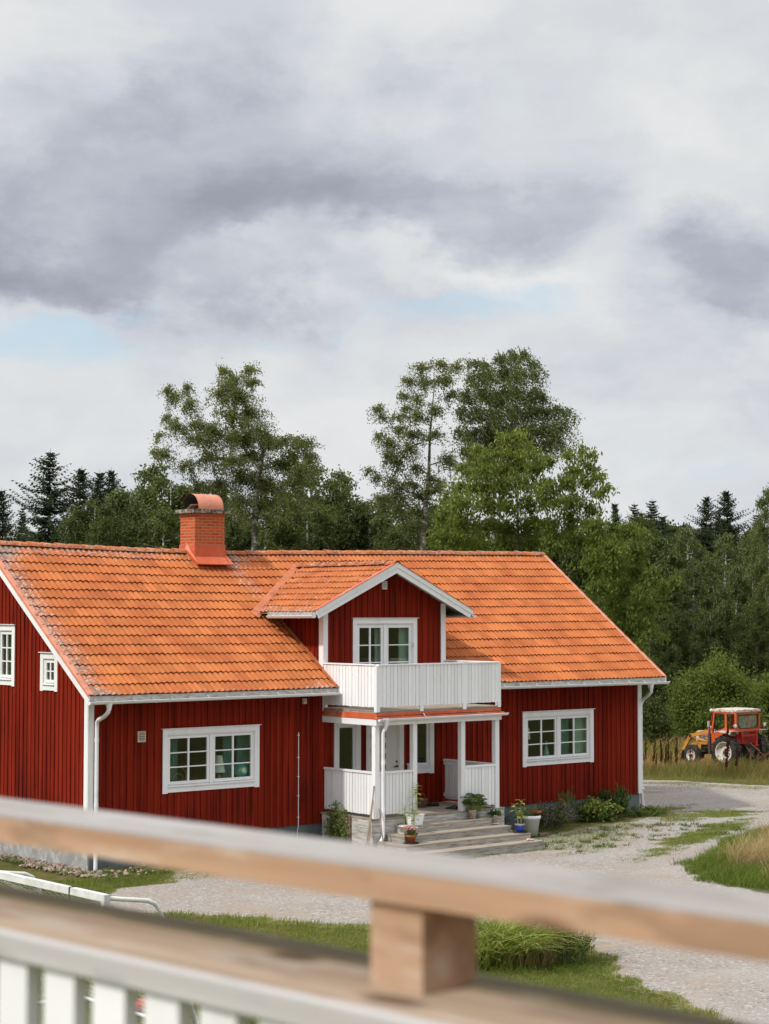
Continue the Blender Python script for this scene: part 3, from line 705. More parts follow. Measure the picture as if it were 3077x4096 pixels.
for i, (x0, x1, y0, z1) in enumerate(((7.02, 9.82, -2.30, .43), (6.74, 10.13, -2.655, .262), (6.46, 10.42, -3.02, .10), (6.25, 10.47, -3.385, -.05))):
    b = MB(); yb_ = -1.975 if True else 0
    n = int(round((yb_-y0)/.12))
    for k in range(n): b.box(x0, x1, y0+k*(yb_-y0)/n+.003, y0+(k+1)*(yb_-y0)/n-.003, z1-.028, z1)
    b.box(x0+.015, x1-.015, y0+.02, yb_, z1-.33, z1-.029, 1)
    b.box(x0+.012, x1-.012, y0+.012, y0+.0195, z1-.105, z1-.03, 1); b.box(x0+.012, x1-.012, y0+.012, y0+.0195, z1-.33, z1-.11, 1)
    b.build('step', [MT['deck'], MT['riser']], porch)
downpipe([(6.66, BY-.10, 2.79), (6.655, BY-.09, 2.70), (6.645, PY-.06, 2.6), (6.645, PY-.06, .32), (6.64, PY-.062, .22), (6.60, PY-.075, .15), (6.52, PY-.10, .10)], .043, porch, [(6.645, PY-.06, 1.9), (6.645, PY-.06, .8)])
# rooms behind the windows
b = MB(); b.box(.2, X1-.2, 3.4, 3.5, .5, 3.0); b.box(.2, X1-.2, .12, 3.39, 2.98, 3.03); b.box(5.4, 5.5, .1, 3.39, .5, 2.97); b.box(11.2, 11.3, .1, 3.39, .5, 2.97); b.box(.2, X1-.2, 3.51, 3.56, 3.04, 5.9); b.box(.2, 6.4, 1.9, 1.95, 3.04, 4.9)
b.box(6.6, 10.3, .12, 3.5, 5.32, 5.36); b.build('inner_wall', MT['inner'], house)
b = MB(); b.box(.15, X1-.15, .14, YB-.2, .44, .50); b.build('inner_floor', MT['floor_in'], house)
# ------------------------------------------------------------------ terrain
def sstep(a, b, x): t = np.clip((x-a)/(b-a), 0, 1); return t*t*(3-2*t)
def H(x, y):
    x = np.asarray(x, float); y = np.asarray(y, float)
    h = -.2-.47*sstep(22, 33, .7*x+.7*y)+.10*np.exp(-((x-15.5)/4.5)**2-((y+.3)/1.1)**2)
    h = h-.05*np.exp(-((x-8.5)/3)**2-((y+3.4)/1.5)**2)
    h = h+.02*np.sin(x*.9+1.3*np.sin(y*.4))*np.cos(y*.7)
    h = h+.42*np.exp(-((x-14.5)/4.2)**2-((y+10.5)/2.6)**2)
    return h
def hz(x, y): return float(H(x, y))
_pn = np.random.default_rng(5)
_K = _pn.normal(size=(14, 2)); _PH = _pn.uniform(0, 6.28, 14)
def wob(x, y, f=1.0):
    """cheap smooth noise, about -1..1"""
    v = np.zeros(np.broadcast(x, y).shape)
    for i in range(14):
        fr = f*(.6+.35*i); v += np.sin(_K[i, 0]*fr*x+_K[i, 1]*fr*y+_PH[i])/(1+.35*i)
    return v/2.6
def inside(poly, x, y):
    c = np.zeros(x.shape, bool); n = len(poly)
    for i in range(n):
        x0, y0 = poly[i]; x1, y1 = poly[(i+1) % n]
        if y0 == y1: continue
        c ^= ((y0 > y) != (y1 > y)) & (x < (x1-x0)*(y-y0)/(y1-y0)+x0)
    return c
def pdist(poly, x, y):
    d = np.full(x.shape, 1e9); n = len(poly)
    for i in range(n):
        ax, ay = poly[i]; bx, by = poly[(i+1) % n]
        L = (bx-ax)**2+(by-ay)**2
        t = np.clip(((x-ax)*(bx-ax)+(y-ay)*(by-ay))/L, 0, 1)
        d = np.minimum(d, np.hypot(x-ax-t*(bx-ax), y-ay-t*(by-ay)))
    return d
def sdist(poly, x, y): return np.where(inside(poly, x, y), 1, -1)*pdist(poly, x, y)
YARD = [(1.5, -1.15), (4, -.8), (6.3, -.6), (6.3, -2), (6.2, -3.4), (10.5, -3.4), (10.6, -2), (11.4, -1.75), (13.5, -1.5), (16.4, -1.2), (18.0, -.7), (18.4, 3), (18.7, 9), (23, 9.2), (25.8, 6.9), (27.4, 2.9), (31, -2), (37, -8), (33, -13), (25, -8.6), (20.5, -5.9), (16.95, -4.95), (14.4, -5.9), (12.5, -7.1), (9.6, -8.6), (8.6, -10.5), (8.3, -13), (6.3, -20), (4, -28), (-5, -30), (-2.8, -22), (-1.1, -18.4), (-.52, -17.3), (.77, -14.7), (2.39, -12.2), (1.0, -10.3), (.13, -9.4), (-.41, -8.64), (-.79, -7.35), (-1.73, -5.9), (-2.8, -5.1), (-2.2, -3.7), (-.9, -2.6), (.5, -2.5)]
def ell(x, y, cx, cy, a, b, ang):
    c, s_ = math.cos(ang), math.sin(ang); u = (x-cx)*c+(y-cy)*s_; v = -(x-cx)*s_+(y-cy)*c
    return np.sqrt((u/a)**2+(v/b)**2)
def patches(x, y):
    """grass growing through the gravel, 0..1"""
    p = np.zeros(np.broadcast(x, y).shape)
    for cx, cy, a, b, ang, w in ((15.0, -4.35, 4.6, .55, .44, 1), (19.3, -1.55, 1.15, .75, .2, 1), (17.6, -1.4, 1.3, .75, .2, .8), (18.9, .3, 1.5, .6, .2, .75), (12.4, -3.0, 2.3, .9, .2, .42), (13.6, -2.2, 3.0, .5, .1, .45), (11.2, -4.3, 1.2, .6, .4, .35), (.6, -1.9, 2.6, .75, .05, .8), (3.2, -1.2, 2, .6, .1, .4), (23, 4.8, 3.5, .6, -.6, .4), (25.5, 4, 2.4, .8, -1.1, .7), (3.8, -14.5, .9, .5, -.9, .4), (2.5, -7.6, .8, .4, .3, .2)):
        p = np.maximum(p, w*sstep(1.25, .6, ell(x, y, cx, cy, a, b, ang)+.30*wob(x, y, 2.3)+.30*wob(x+3, y, 7)))
    return p
def gravel(x, y):
    d = sdist(YARD, x, y)+.22*wob(x, y, 1.7)+.07*wob(x, y, 6)
    return sstep(-.08, .22, d)
def ground_mat():
    m, t, b = newmat('grassy_soil')
    o = t.obj()
    c = t.mix(t.step(t.noise(o, .8, 5), .35, .65), (.075, .085, .022), (.115, .105, .035))
    c = t.mix(t.step(t.noise(o, 5, 5, .7), .52, .66), c, (.17, .13, .065))
    t.put(b.inputs['Base Color'], c); b.inputs['Roughness'].default_value = .95; b.inputs['Specular IOR Level'].default_value = .05
    t.put(b.inputs['Normal'], t.bump(t.noise(o, 20, 4), .5, .03))
    return m
def gravel_mat():
    m, t, b = newmat('crushed_gravel')
    o = t.obj()
    st = t.vor(o, 62, 'Color'); sp = t.new('ShaderNodeSeparateColor'); t.l.new(st, sp.inputs[0])
    c = t.mix(sp.outputs[0], (.225, .200, .177), (.375, .338, .303))
    st2 = t.vor(o, 21, 'Color'); sp2 = t.new('ShaderNodeSeparateColor'); t.l.new(st2, sp2.inputs[0])
    c = t.mix(t.math('MULTIPLY', t.step(sp2.outputs[1], .86, .94), .7), c, (.47, .445, .42))
    c = t.mix(t.math('MULTIPLY', t.step(sp2.outputs[2], .88, .95), .6), c, (.15, .13, .115))
    c = t.mix(t.math('MULTIPLY', t.step(t.noise(o, .9, 6, .65), .46, .68), .75), c, (.325, .257, .20))
    c = t.mix(t.math('MULTIPLY', t.step(t.noise(o, .35, 5, .6), .45, .62), .3), c, (.385, .37, .36))
    c = t.mix(t.math('MULTIPLY', t.step(t.noise(t.vmath('ADD', o, (5, 5, 5)), 2.6, 6, .7), .58, .70), .5), c, (.24, .20, .16))
    wet = t.step(t.attr('damp'), .1, .9)
    c = t.mix(t.math('MULTIPLY', wet, .6), c, (.16, .13, .10))
    gr = t.math('ADD', t.attr('green'), t.math('MULTIPLY_ADD', t.noise(o, 7, 6, .72), 1.5, -.75))
    c = t.mix(t.math('MULTIPLY', t.step(gr, .38, .62), .9), c, t.mix(t.noise(o, 30, 2), (.10, .11, .03), (.22, .19, .075)))
    t.put(b.inputs['Base Color'], c); b.inputs['Roughness'].default_value = .95; b.inputs['Specular IOR Level'].default_value = .08
    t.put(b.inputs['Normal'], t.bump(t.noise(o, 45, 4, .7), .45, .012, t.bump(t.noise(o, 3, 4), .4, .05)))
    return m
def axis(*segs): return np.unique(np.concatenate([np.linspace(a, b, n) for a, b, n in segs]))
gx = axis((-3000, -200, 15), (-200, -40, 17), (-40, 80, 130), (80, 300, 23), (300, 3000, 15)); gy = axis((-3000, -200, 15), (-200, -40, 17), (-40, 90, 140), (90, 300, 22), (300, 3000, 15))
GX, GY = np.meshgrid(gx, gy); n0, n1 = GX.shape
ii = np.arange(n0*n1).reshape(n0, n1); q = np.stack([ii[:-1, :-1], ii[:-1, 1:], ii[1:, 1:], ii[1:, :-1]], -1).reshape(-1, 4)
gz_ = H(GX, GY)-.03
tag(build_np('ground', np.stack([GX, GY, gz_], -1).reshape(-1, 3), q, ground_mat(), smooth=True), kind='structure')
st = .14
gx = np.arange(-6, 37, st); gy = np.arange(-30, 10, st); GX, GY = np.meshgrid(gx, gy); n0, n1 = GX.shape
gr = gravel(GX, GY); ii = np.arange(n0*n1).reshape(n0, n1); q = np.stack([ii[:-1, :-1], ii[:-1, 1:], ii[1:, 1:], ii[1:, :-1]], -1).reshape(-1, 4)
q = q[(gr.ravel()[q].max(1) > .02)]
edge = 1-gr; pg = patches(GX, GY)
damp = np.maximum(sstep(1.3, .6, ell(GX, GY, 25.2, 5.6, 1.3, .5, -.6)), np.maximum(.8*sstep(1.3, .6, ell(GX, GY, 21.5, 5.0, 2.2, .5, -.7)), .9*sstep(1.4, .5, ell(GX, GY, 17.9, .6, .9, 1.0, 0))))
used = np.unique(q); remap = -np.ones(n0*n1, int); remap[used] = np.arange(len(used))
P = np.stack([GX, GY, H(GX, GY)+.006-.03*sstep(.5, 1, edge)], -1).reshape(-1, 3)[used]
tag(build_np('gravel_driveway', P, remap[q], gravel_mat(), vattr={'green': np.maximum(edge*1.1, pg*.62).ravel()[used], 'damp': damp.ravel()[used]}, smooth=True), kind='structure')

# ------------------------------------------------------------------ blades of grass
def blades(name, P, h, w, lean, mats, rnd, kind='stuff', segs=2, wind=(.5, -.35), parent=None, loc=None, droop=.6):
    """P (N,3) roots; h,w,lean,rnd arrays. segs quads + tip"""
    n = len(P); ang = rng.uniform(0, 2*np.pi, n); fa = rng.uniform(0, 2*np.pi, n)
    dx = np.cos(ang)*lean+wind[0]*lean*.6; dy = np.sin(ang)*lean+wind[1]*lean*.6
    sx = np.cos(fa)*w/2; sy = np.sin(fa)*w/2
    V = np.zeros((n, 2*segs+1, 3)); 
    for k in range(segs+1):
        t = k/segs; cx = P[:, 0]+dx*h*t**1.7; cy = P[:, 1]+dy*h*t**1.7
        cz = P[:, 2]+h*(t-droop*np.clip(lean, 0, 1)*t**2.2*.6)
        if k < segs:
            tw = 1-.55*t
            V[:, 2*k] = np.stack([cx-sx*tw, cy-sy*tw, cz], -1); V[:, 2*k+1] = np.stack([cx+sx*tw, cy+sy*tw, cz], -1)
        else: V[:, 2*k] = np.stack([cx, cy, cz], -1)
    b = np.arange(n)[:, None]*(2*segs+1); F = []
    for k in range(segs-1): F += [np.concatenate([b+2*k, b+2*k+1, b+2*k+3], 1), np.concatenate([b+2*k, b+2*k+3, b+2*k+2], 1)]
    F.append(np.concatenate([b+2*segs-2, b+2*segs-1, b+2*segs], 1))
    Fc = np.concatenate(F, 0); rr = np.tile(rnd, len(F))
    o = build_np(name, V.reshape(-1, 3), Fc, mats, parent, loc, fattr={'rnd': rr})
    if kind: tag(o, kind=kind)
    return o
grass_m = leaf_mat('lawn_grass_blade', (.085, .145, .020), (.225, .235, .05), .34, (.36, .29, .12))
dry_m = leaf_mat('dry_grass_stem', (.42, .31, .155), (.27, .20, .085), .25)
mead_m = leaf_mat('meadow_grass', (.10, .145, .028), (.34, .235, .085), .32, (.40, .25, .11))
def scatter(n, x0, x1, y0, y1):
    return rng.uniform(x0, x1, n), rng.uniform(y0, y1, n)
def cull(x, y, keep):
    k = rng.random(len(x)) < keep; x, y = x[k], y[k]
    P = np.stack([x, y, H(x, y)-.012], -1); s_ = seen(P)
    return P[s_]
# mown lawn
x, y = scatter(520000, -14, 9.5, -25, -1)
bare = sstep(.35, .7, wob(x+3, y, 1.1))*sstep(-9.5, -5, x)*sstep(1.2, 0, abs(sdist(YARD, x, y)+.5))
g = gravel(x, y); keep = (1-g)*(1-.9*bare)*.8
keep = np.where(sdist([(-20, -30), (-20, 20), (-.5, 20), (-.5, -.05), (6, -.05), (6, -30)], x, y) > 0, keep, keep)
keep = np.where((x > -.75) & (y > -.9), keep*.25, keep)
keep = np.maximum(keep, patches(x, y)*.35*(g > .1))
P = cull(x, y, keep); n = len(P)
clump = sstep(-.2, .8, wob(P[:, 0], P[:, 1], 1.4))
hh = (.035+.075*rng.random(n))*(.7+.8*clump); yl = np.clip(.22+.35*wob(P[:, 0]+9, P[:, 1], .9)+.35*rng.random(n), 0, 1)
blades('grass', P, hh, np.full(n, .011), .25+.7*rng.random(n), grass_m, yl)
# grass growing in the gravel by the drive
x, y = scatter(420000, 9.5, 22.5, -7, 2.5)
x3, y3 = scatter(120000, 20, 29, -4, 9); x = np.concatenate([x, x3]); y = np.concatenate([y, y3])
g = gravel(x, y); keep = np.where(g > .05, patches(x, y)**1.2*.75+.02*sstep(.3, .9, wob(x, y, 3.1))*(y < 0), 0)
P = cull(x, y, keep); n = len(P)
blades('low_grass', P, .025+.06*rng.random(n), np.full(n, .012), .4+.7*rng.random(n), grass_m, np.clip(.35+.5*rng.random(n), 0, 1))
# tall grass on the island beside the drive: green rim, dry straw heart
ISL = [(9.4, -8.6), (12.5, -6.95), (14.4, -5.75), (16.95, -4.8), (20.5, -5.7), (25, -8.4), (25, -16), (8.3, -14), (8.5, -10.5)]
x, y = scatter(150000, 8.5, 22, -15, -4.5)
d = sdist(ISL, x, y)+.30*wob(x, y, 2)+.14*wob(x, y, 6); k = (d > -.05) & (rng.random(len(x)) < .9)
x, y, d = x[k], y[k], d[k]; P = np.stack([x, y, H(x, y)-.02], -1); s_ = seen(P, .2, .1); P, d = P[s_], d[s_]; n = len(P)
dry = rng.random(n) < sstep(.55, 1.25, d+.5*wob(P[:, 0], P[:, 1], 1.3))
G = ~dry; ng = G.sum()
blades('tall_green_grass', P[G], (.12+.30*rng.random(ng))*(.6+.6*sstep(0, .8, d[G])), np.full(ng, .012), .3+.6*rng.random(ng), grass_m, np.clip(.05+.55*rng.random(ng), 0, 1), segs=3)
nd = dry.sum(); sub = rng.random(nd) < .8; D = P[dry][sub]; nd = len(D)
blades('dry_grass', D, .35+.5*rng.random(nd), np.full(nd, .009), .5+.7*rng.random(nd), dry_m, rng.random(nd), segs=4, wind=(.9, -.5))
# rough meadow beyond the drive
x, y = scatter(300000, 18, 75, -12, 48)
g = gravel(x, y); k = (g < .3) & (rng.random(len(x)) < .85) & ~((abs(x-35.62) < .8) & (abs(y-12) < 1.9))
x, y = x[k], y[k]; P = np.stack([x, y, H(x, y)-.03], -1); s_ = seen(P, .12, .1); P = P[s_]; n = len(P)
dd = -sdist(YARD, P[:, 0], P[:, 1]); tall = sstep(1.0, 6.5, dd)*(.65+.5*wob(P[:, 0], P[:, 1], .5))
straw = np.clip(.32+.85*wob(P[:, 0]+4, P[:, 1]-7, .42)*sstep(2, 6, dd)+.30*sstep(2.5, 7, dd)+.30*rng.random(n)-.12*sstep(4, 0, dd), 0, 1)
blades('meadow_grass', P, (.08+.14*rng.random(n))+(.70+.40*rng.random(n))*np.clip(tall, 0, 1.2), .014+.016*np.clip(tall, 0, 1), .25+.55*rng.random(n), mead_m, straw, segs=3)
x, y = scatter(150000, 18, 75, -12, 48); dd2 = -sdist(YARD, x, y); k = (dd2 > 3.2) & (rng.random(len(x)) < .9*sstep(-.25, .35, wob(x+2, y+5, .45)+.35*sstep(2, 7, dd2))) & ~((abs(x-35.62) < 1.2) & (abs(y-12) < 2.4))
P = np.stack([x[k], y[k], H(x[k], y[k])-.02], -1); P = P[seen(P, .12, .1)]; n = len(P)
blades('sorrel_heads', P, .40+.40*rng.random(n), .011+.008*rng.random(n), .15+.35*rng.random(n), leaf_mat('sorrel_brown', (.36, .17, .07), (.55, .33, .14), .25), rng.random(n), segs=3)
# rubble along the left end of the house
def stones(name, x, y, r, mat, lift=.3):
    V = []; F = []; rn = []
    base = np.array([(1,0,0),(-1,0,0),(0,1,0),(0,-1,0),(0,0,1),(0,0,-1)], float)
    tri = np.array([(0,2,4),(2,1,4),(1,3,4),(3,0,4),(2,0,5),(1,2,5),(3,1,5),(0,3,5)])
    # one subdivision
    vs = [tuple(v) for v in base]; ed = {}; fs = []
    def mid(a, b):
        key = (min(a, b), max(a, b))
        if key not in ed:
            v = (np.array(vs[a])+np.array(vs[b])); v /= np.linalg.norm(v); ed[key] = len(vs); vs.append(tuple(v))
        return ed[key]
    for a, b, c in tri:
        ab, bc, ca_ = mid(a, b), mid(b, c), mid(c, a); fs += [(a, ab, ca_), (ab, b, bc), (ca_, bc, c), (ab, bc, ca_)]
    vs = np.array(vs); fs = np.array(fs); m = len(vs)
    for i in range(len(x)):
        A = rng.uniform(.6, 1.25, 3)*[1, 1, .7]; th = rng.uniform(0, 6.28); c, s_ = math.cos(th), math.sin(th)
        v = vs*A*r[i]*(1+.18*rng.normal(size=(m, 1))); v = v@np.array([[c, s_, 0], [-s_, c, 0], [0, 0, 1]])
        V.append(v+[x[i], y[i], hz(x[i], y[i])+r[i]*lift]); F.append(fs+i*m); rn += [rng.random()]*len(fs)
    return build_np(name, np.vstack(V), np.vstack(F), mat, fattr={'rnd': rn})
stone_m = M('rubble_stone', (.34, .26, .205), (.24, .19, .16), .9, .1, 14, rv=.35)
x = rng.uniform(-.75, .05, 1500); y = rng.uniform(-1.0, 5.5, 1500); k = (rng.random(1500) < .7*sstep(-.8, -.25, x-.25*wob(x, y, 2))) & ((x < 0.0) | (y < 0))
x2 = rng.uniform(-.5, 4.2, 500); y2 = rng.uniform(-1.25, -.05, 500); k2 = rng.random(500) < .3
x = np.concatenate([x[k], x2[k2]]); y = np.concatenate([y[k], y2[k2]])
tag(stones('rubble', x, y, rng.uniform(.02, .055, len(x)), stone_m), kind='stuff')
x, y = scatter(2600, -4, 26, -14, 7); k = gravel(x, y) > .3; x, y = x[k], y[k]
tag(stones('loose_stones', x, y, rng.uniform(.008, .024, len(x)), M('gravel_pebble', (.46, .44, .42), (.30, .28, .26), .9, .1, 8, rv=.3), .2), kind='stuff')
# weeds in the gravel
x, y = scatter(240, 10.5, 17, -4.6, -1.6); Pw = []
for a, b in zip(x[:90], y[:90]):
    if gravel(np.array([a]), np.array([b]))[0] < .3: continue
    for k in range(rng.integers(8, 26)): Pw.append((a+rng.normal()*.07, b+rng.normal()*.07, hz(a, b)))
for a, b, c in [(rng.uniform(-.4, 4.2), rng.uniform(-1.4, -.2), 1) for _ in range(45)]+[(rng.uniform(-.6, -.1), rng.uniform(0, 5), 1) for _ in range(16)]:
    for k in range(rng.integers(10, 34)): Pw.append((a+rng.normal()*.10, b+rng.normal()*.08, hz(a, b)))
Pw = np.array(Pw); n = len(Pw)
blades('gravel_weeds', Pw, .05+.10*rng.random(n), np.full(n, .022), .6+.8*rng.random(n), leaf_mat('weed_leaf', (.06, .11, .02), (.13, .16, .04), .3), rng.random(n))
# ------------------------------------------------------------------ trees
bark_birch = M('birch_bark', (.50, .48, .44), (.10, .09, .08), .8, .1, 3.5, (1, 1, 2.2), .46, .56, bump=.3, bscale=10)
bark_thin = M('grey_birch_bark', (.33, .31, .28), (.09, .08, .07), .85, .1, 3.5, (1, 1, 2.2), .42, .52, bump=.3, bscale=10)
bark_dark = M('dark_bark', (.085, .07, .055), (.05, .042, .035), .9, .1, 6, (1, 1, .4), bump=.4, bscale=14)
L_BIRCH = leaf_mat('birch_leaf', (.078, .100, .026), (.19, .21, .066), .38)
L_WEEP = leaf_mat('weeping_birch_leaf', (.056, .080, .022), (.14, .165, .05), .35)
L_CHERRY = leaf_mat('cherry_leaf', (.070, .115, .020), (.185, .220, .046), .38, (.42, .36, .10))
L_SPRUCE = leaf_mat('spruce_needles', (.020, .034, .016), (.042, .060, .024), .12)
L_BUSH = leaf_mat('willow_leaf', (.070, .115, .020), (.19, .225, .05), .38)
L_BROAD = leaf_mat('alder_leaf', (.028, .044, .013), (.090, .110, .031), .28)

def leaf_quads(C_, A, L, W):
    """diamond leaves: centres C_, axis A (unit), length L, width W"""
    n = len(C_); rv_ = rng.normal(size=(n, 3)); B = np.cross(A, rv_); B /= np.linalg.norm(B, axis=1)[:, None]+1e-9
    L = np.broadcast_to(L, (n,))[:, None]; W = np.broadcast_to(W, (n,))[:, None]
    N_ = np.cross(A, B)
    V = np.stack([C_-A*L/2, C_+B*W/2+N_*W*.12, C_+A*L/2, C_-B*W/2+N_*W*.12], 1).reshape(-1, 3)
    F = np.arange(4*n).reshape(n, 4)
    return V, F
LEAFN = 1900
def unit(v): return v/(np.linalg.norm(v, axis=-1, keepdims=True)+1e-9)
def tree(name, base, clumps, trunk, label, cat='tree', group=None, leaf=L_BIRCH, bark=bark_birch, ll=.11, lw=.065, dens=1.0, droop=.5, sway=(0, 0), limb_r=.06, hang=0.0, leafjit=1.0, crown='crown', twig=True, minh=.35, tw=1.0, lmax=1.30):
    """clumps: (x,y,z,rx,ry,rz) in world coords; trunk: [(x,y,z,r)..] world. Limbs run from the trunk to every clump; twigs and leaves fill it."""
    base = np.array(base, float); t = empty(name, tuple(base), label, cat, group)
    tb = MB(); T = np.array([p[:3] for p in trunk])-base; TR = [p[3] for p in trunk]
    tb.tube([tuple(p) for p in T], TR, 8, cap=False)
    V = []; F = []; nv = 0
    cl = [np.array(c, float) for c in clumps]
    # dense list of candidate attachment points along the trunk and along limbs already grown
    att = []; 
    for k in range(len(T)-1):
        for s_ in np.linspace(0, 1, 8): att.append((T[k]*(1-s_)+T[k+1]*s_, TR[k]*(1-s_)+TR[k+1]*s_))
    order = sorted(range(len(cl)), key=lambda i: np.min(np.linalg.norm(np.array([a[0] for a in att])-(cl[i][:3]-base), axis=1)))
    for i in order:
        c = cl[i][:3]-base; rr = cl[i][3:]
        pts = np.array([a[0] for a in att]); hd = np.hypot(*(pts[:, :2]-c[:2]).T)
        cost = np.linalg.norm(pts-c, axis=1)+2.2*np.maximum(0, pts[:, 2]-(c[2]-.25*hd-.15*rr[2]))
        cost = np.where(pts[:, 2] < minh*c[2]*.6, cost+3, cost)
        k = int(np.argmin(cost)); a, ra = att[k]
        r0 = max(.012, min(ra*.62, limb_r*(.6+.12*np.linalg.norm(c-a)))); n = 6
        mid = (a+c)/2; mid[2] -= .10*np.linalg.norm(c-a)*random.uniform(-.6, 1.0); mid[:2] += rng.normal(size=2)*.06*np.linalg.norm(c-a)
        line = []
        for s_ in np.linspace(0, 1, n):
            p = a*(1-s_)**2+2*mid*s_*(1-s_)+c*s_**2; line.append(p); att.append((p, r0*(1-.75*s_)))
        tb.tube([tuple(p) for p in line], [r0*(1-.75*s_) for s_ in np.linspace(0, 1, n)], 5, cap=False)
        # drooping twigs carry the leaves
        vol = rr[0]*rr[2]; nt = int(np.clip((6+vol*26)*tw, 6, 30)); nl = int(dens*LEAFN*vol)
        d = unit(rng.normal(size=(nt, 3))*[1, 1, .8]+[0, 0, .15]); Lt = rng.uniform(.6, lmax, (nt, 1))*rr
        fall = np.array([sway[0], sway[1], -1.0])*(.25*droop+hang)*rr[2]
        def path(w, s_): return c+d[w]*Lt[w]*s_+fall*(s_**2.2)*(.5+.8*((w*37 % 11)/11.0))[:, None]
        w0 = np.arange(nt)
        P0, P1, P2 = path(w0, np.full((nt, 1), .4)), path(w0, np.full((nt, 1), .75)), path(w0, np.full((nt, 1), 1.0))
        if twig:
            for k2 in range(nt): tb.tube([tuple(c), tuple(P0[k2]), tuple(P1[k2]), tuple(P2[k2])], [.014, .010, .007, .003], 3, cap=False)
        w = rng.integers(0, nt, nl); s_ = rng.uniform(.12, 1.06, (nl, 1))**.85; C_ = path(w, s_)+rng.normal(size=(nl, 3))*(.05+.13*rr*leafjit)
        ne = int(nl*.22); li = np.array(line); e1 = rng.integers(2, n, ne); C2 = li[e1]+rng.normal(size=(ne, 3))*.17; C_ = np.vstack([C_, C2]); nl += ne
        A = unit(rng.normal(size=(nl, 3))*(1-.5*droop)+np.array([sway[0], sway[1], -1.0])*droop*1.3)
        v, f = leaf_quads(C_, A, ll*rng.uniform(.7, 1.3, nl), lw*rng.uniform(.7, 1.3, nl)); V.append(v); F.append(f+nv); nv += len(v)
    tb.build('trunk', bark, t)
    V = np.vstack(V); F = np.vstack(F)
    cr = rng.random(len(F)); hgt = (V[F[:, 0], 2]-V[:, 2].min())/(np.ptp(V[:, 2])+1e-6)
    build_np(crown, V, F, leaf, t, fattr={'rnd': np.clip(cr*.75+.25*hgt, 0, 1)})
    return t
def px_clumps(lst, d, fx, fy, depth=1.0, jit=.5, n2=1, grow=1.12):
    """clumps given on the photograph's sheet become ellipsoids at distance about d, spread through the crown's depth"""
    k = 1.85138*d/F_PX; out = []
    for c in lst:
        x, y, a, b = c; x_, y_, a_, b_ = fx(x), fy(y), a*fx.s*grow, b*fy.s*grow
        for _ in range(n2):
            dd = d+random.uniform(-1, 1)*jit; p = at(x_, y_, dd); a_m, b_m = a_*k, b_*k
            out.append((p[0], p[1], p[2], a_m, max(a_m, b_m)*depth, b_m))
    return out
class lin:
    def __init__(s, o, sc): s.o = o; s.s = sc
    def __call__(s, v): return s.o+v*s.s
def foot(px, d):
    p = at(px, 1500, d); return np.array([p[0], p[1], hz(p[0], p[1])])
def px_trunk(pts, d, fx, fy, base_r):
    out = []
    for x, y, r in pts:
        p = at(fx(x), fy(y), d); out.append((p[0], p[1], p[2], r))
    f = foot(fx(pts[0][0]), d); return f, [(f[0], f[1], f[2]-.1, base_r)]+out
# --- tall birch left of the chimney line
fx, fy = lin(0, .3575), lin(729.2, .3575)
B1 = [(1340,200,45,45),(1500,195,45,40),(1420,260,80,65),(1530,270,45,35),(1330,330,70,65),(1450,360,85,75),(1500,450,65,75),(1390,470,75,65),(1010,320,35,40),(1060,360,45,45),(1130,300,28,50),(1140,400,45,60),(1010,480,30,45),(1060,530,55,55),(1180,520,65,55),(960,590,30,38),(990,700,55,45),(925,690,28,38),(1190,620,75,55),(1270,560,75,75),(1130,770,60,45),(1260,720,75,60),(1400,600,85,75),(1480,600,75,75),(1550,560,60,60),(1600,600,50,50),(1640,640,60,55),(1720,620,70,45),(1800,620,60,40),(1850,640,45,50),(1870,720,40,80),(1770,730,70,65),(1690,760,80,75),(1820,800,70,65),(1450,850,85,75),(1560,850,80,75),(1640,900,80,75),(1330,880,75,65),(1200,900,75,65),(1380,740,85,70),(1500,720,85,70),(1750,880,70,70),(1450,980,90,70),(1600,1000,90,70),(1750,1000,90,70)]
f, tr = px_trunk([(1540,1230,.15),(1545,1000,.14),(1560,850,.12),(1590,690,.09)], 86, fx, fy, .19)
t1 = tree('birch_tree', f, px_clumps(B1, 86, fx, fy, 1.1, 1.2, 1, 1.2), tr+[], 'tall airy birch with arching limbs rising behind the brick chimney', leaf=L_BIRCH, dens=1.75, droop=.7, hang=.75, sway=(.35, -.28), limb_r=.075, ll=.088, lw=.055, leafjit=.45, tw=1.7, lmax=1.75, bark=bark_thin)
# --- open birch with forked white trunk
fx, fy = lin(540.1, .3575), lin(729.2, .3575)
B2 = [(1040,180,60,50),(1150,170,60,40),(1240,180,38,48),(960,260,50,48),(1060,270,60,50),(1180,260,65,55),(930,360,38,48),(1010,370,50,48),(1210,350,50,50),(940,430,40,40),(770,430,42,48),(800,480,38,38),(890,480,50,40),(1010,480,60,48),(1110,430,55,48),(900,560,60,48),(990,590,65,55),(1120,580,50,45),(780,600,40,40),(850,650,60,55),(960,680,65,55),(830,720,50,60),(900,760,65,55),(1000,780,55,45),(720,810,42,26),(780,850,50,30),(860,860,60,50),(960,880,70,55),(1100,860,65,55),(1130,920,60,60),(1020,960,70,55),(1190,730,45,55),(1210,760,38,38),(900,960,80,60),(1000,1060,80,60),(800,980,70,60)]
f, tr = px_trunk([(1048,1190,.13),(1065,1000,.11),(1082,800,.075),(1088,600,.05),(1105,400,.03),(1118,260,.015)], 86, fx, fy, .17)
t2 = tree('birch_tree', f, px_clumps(B2, 86, fx, fy, 1.0, .9, 1, 1.15), tr, 'slender open birch with forked pale trunk left of the weeping birch', leaf=L_BIRCH, dens=1.5, droop=.6, hang=.45, sway=(.4, -.32), limb_r=.07, ll=.088, lw=.055, leafjit=.45, tw=1.7, lmax=1.7, bark=bark_thin)
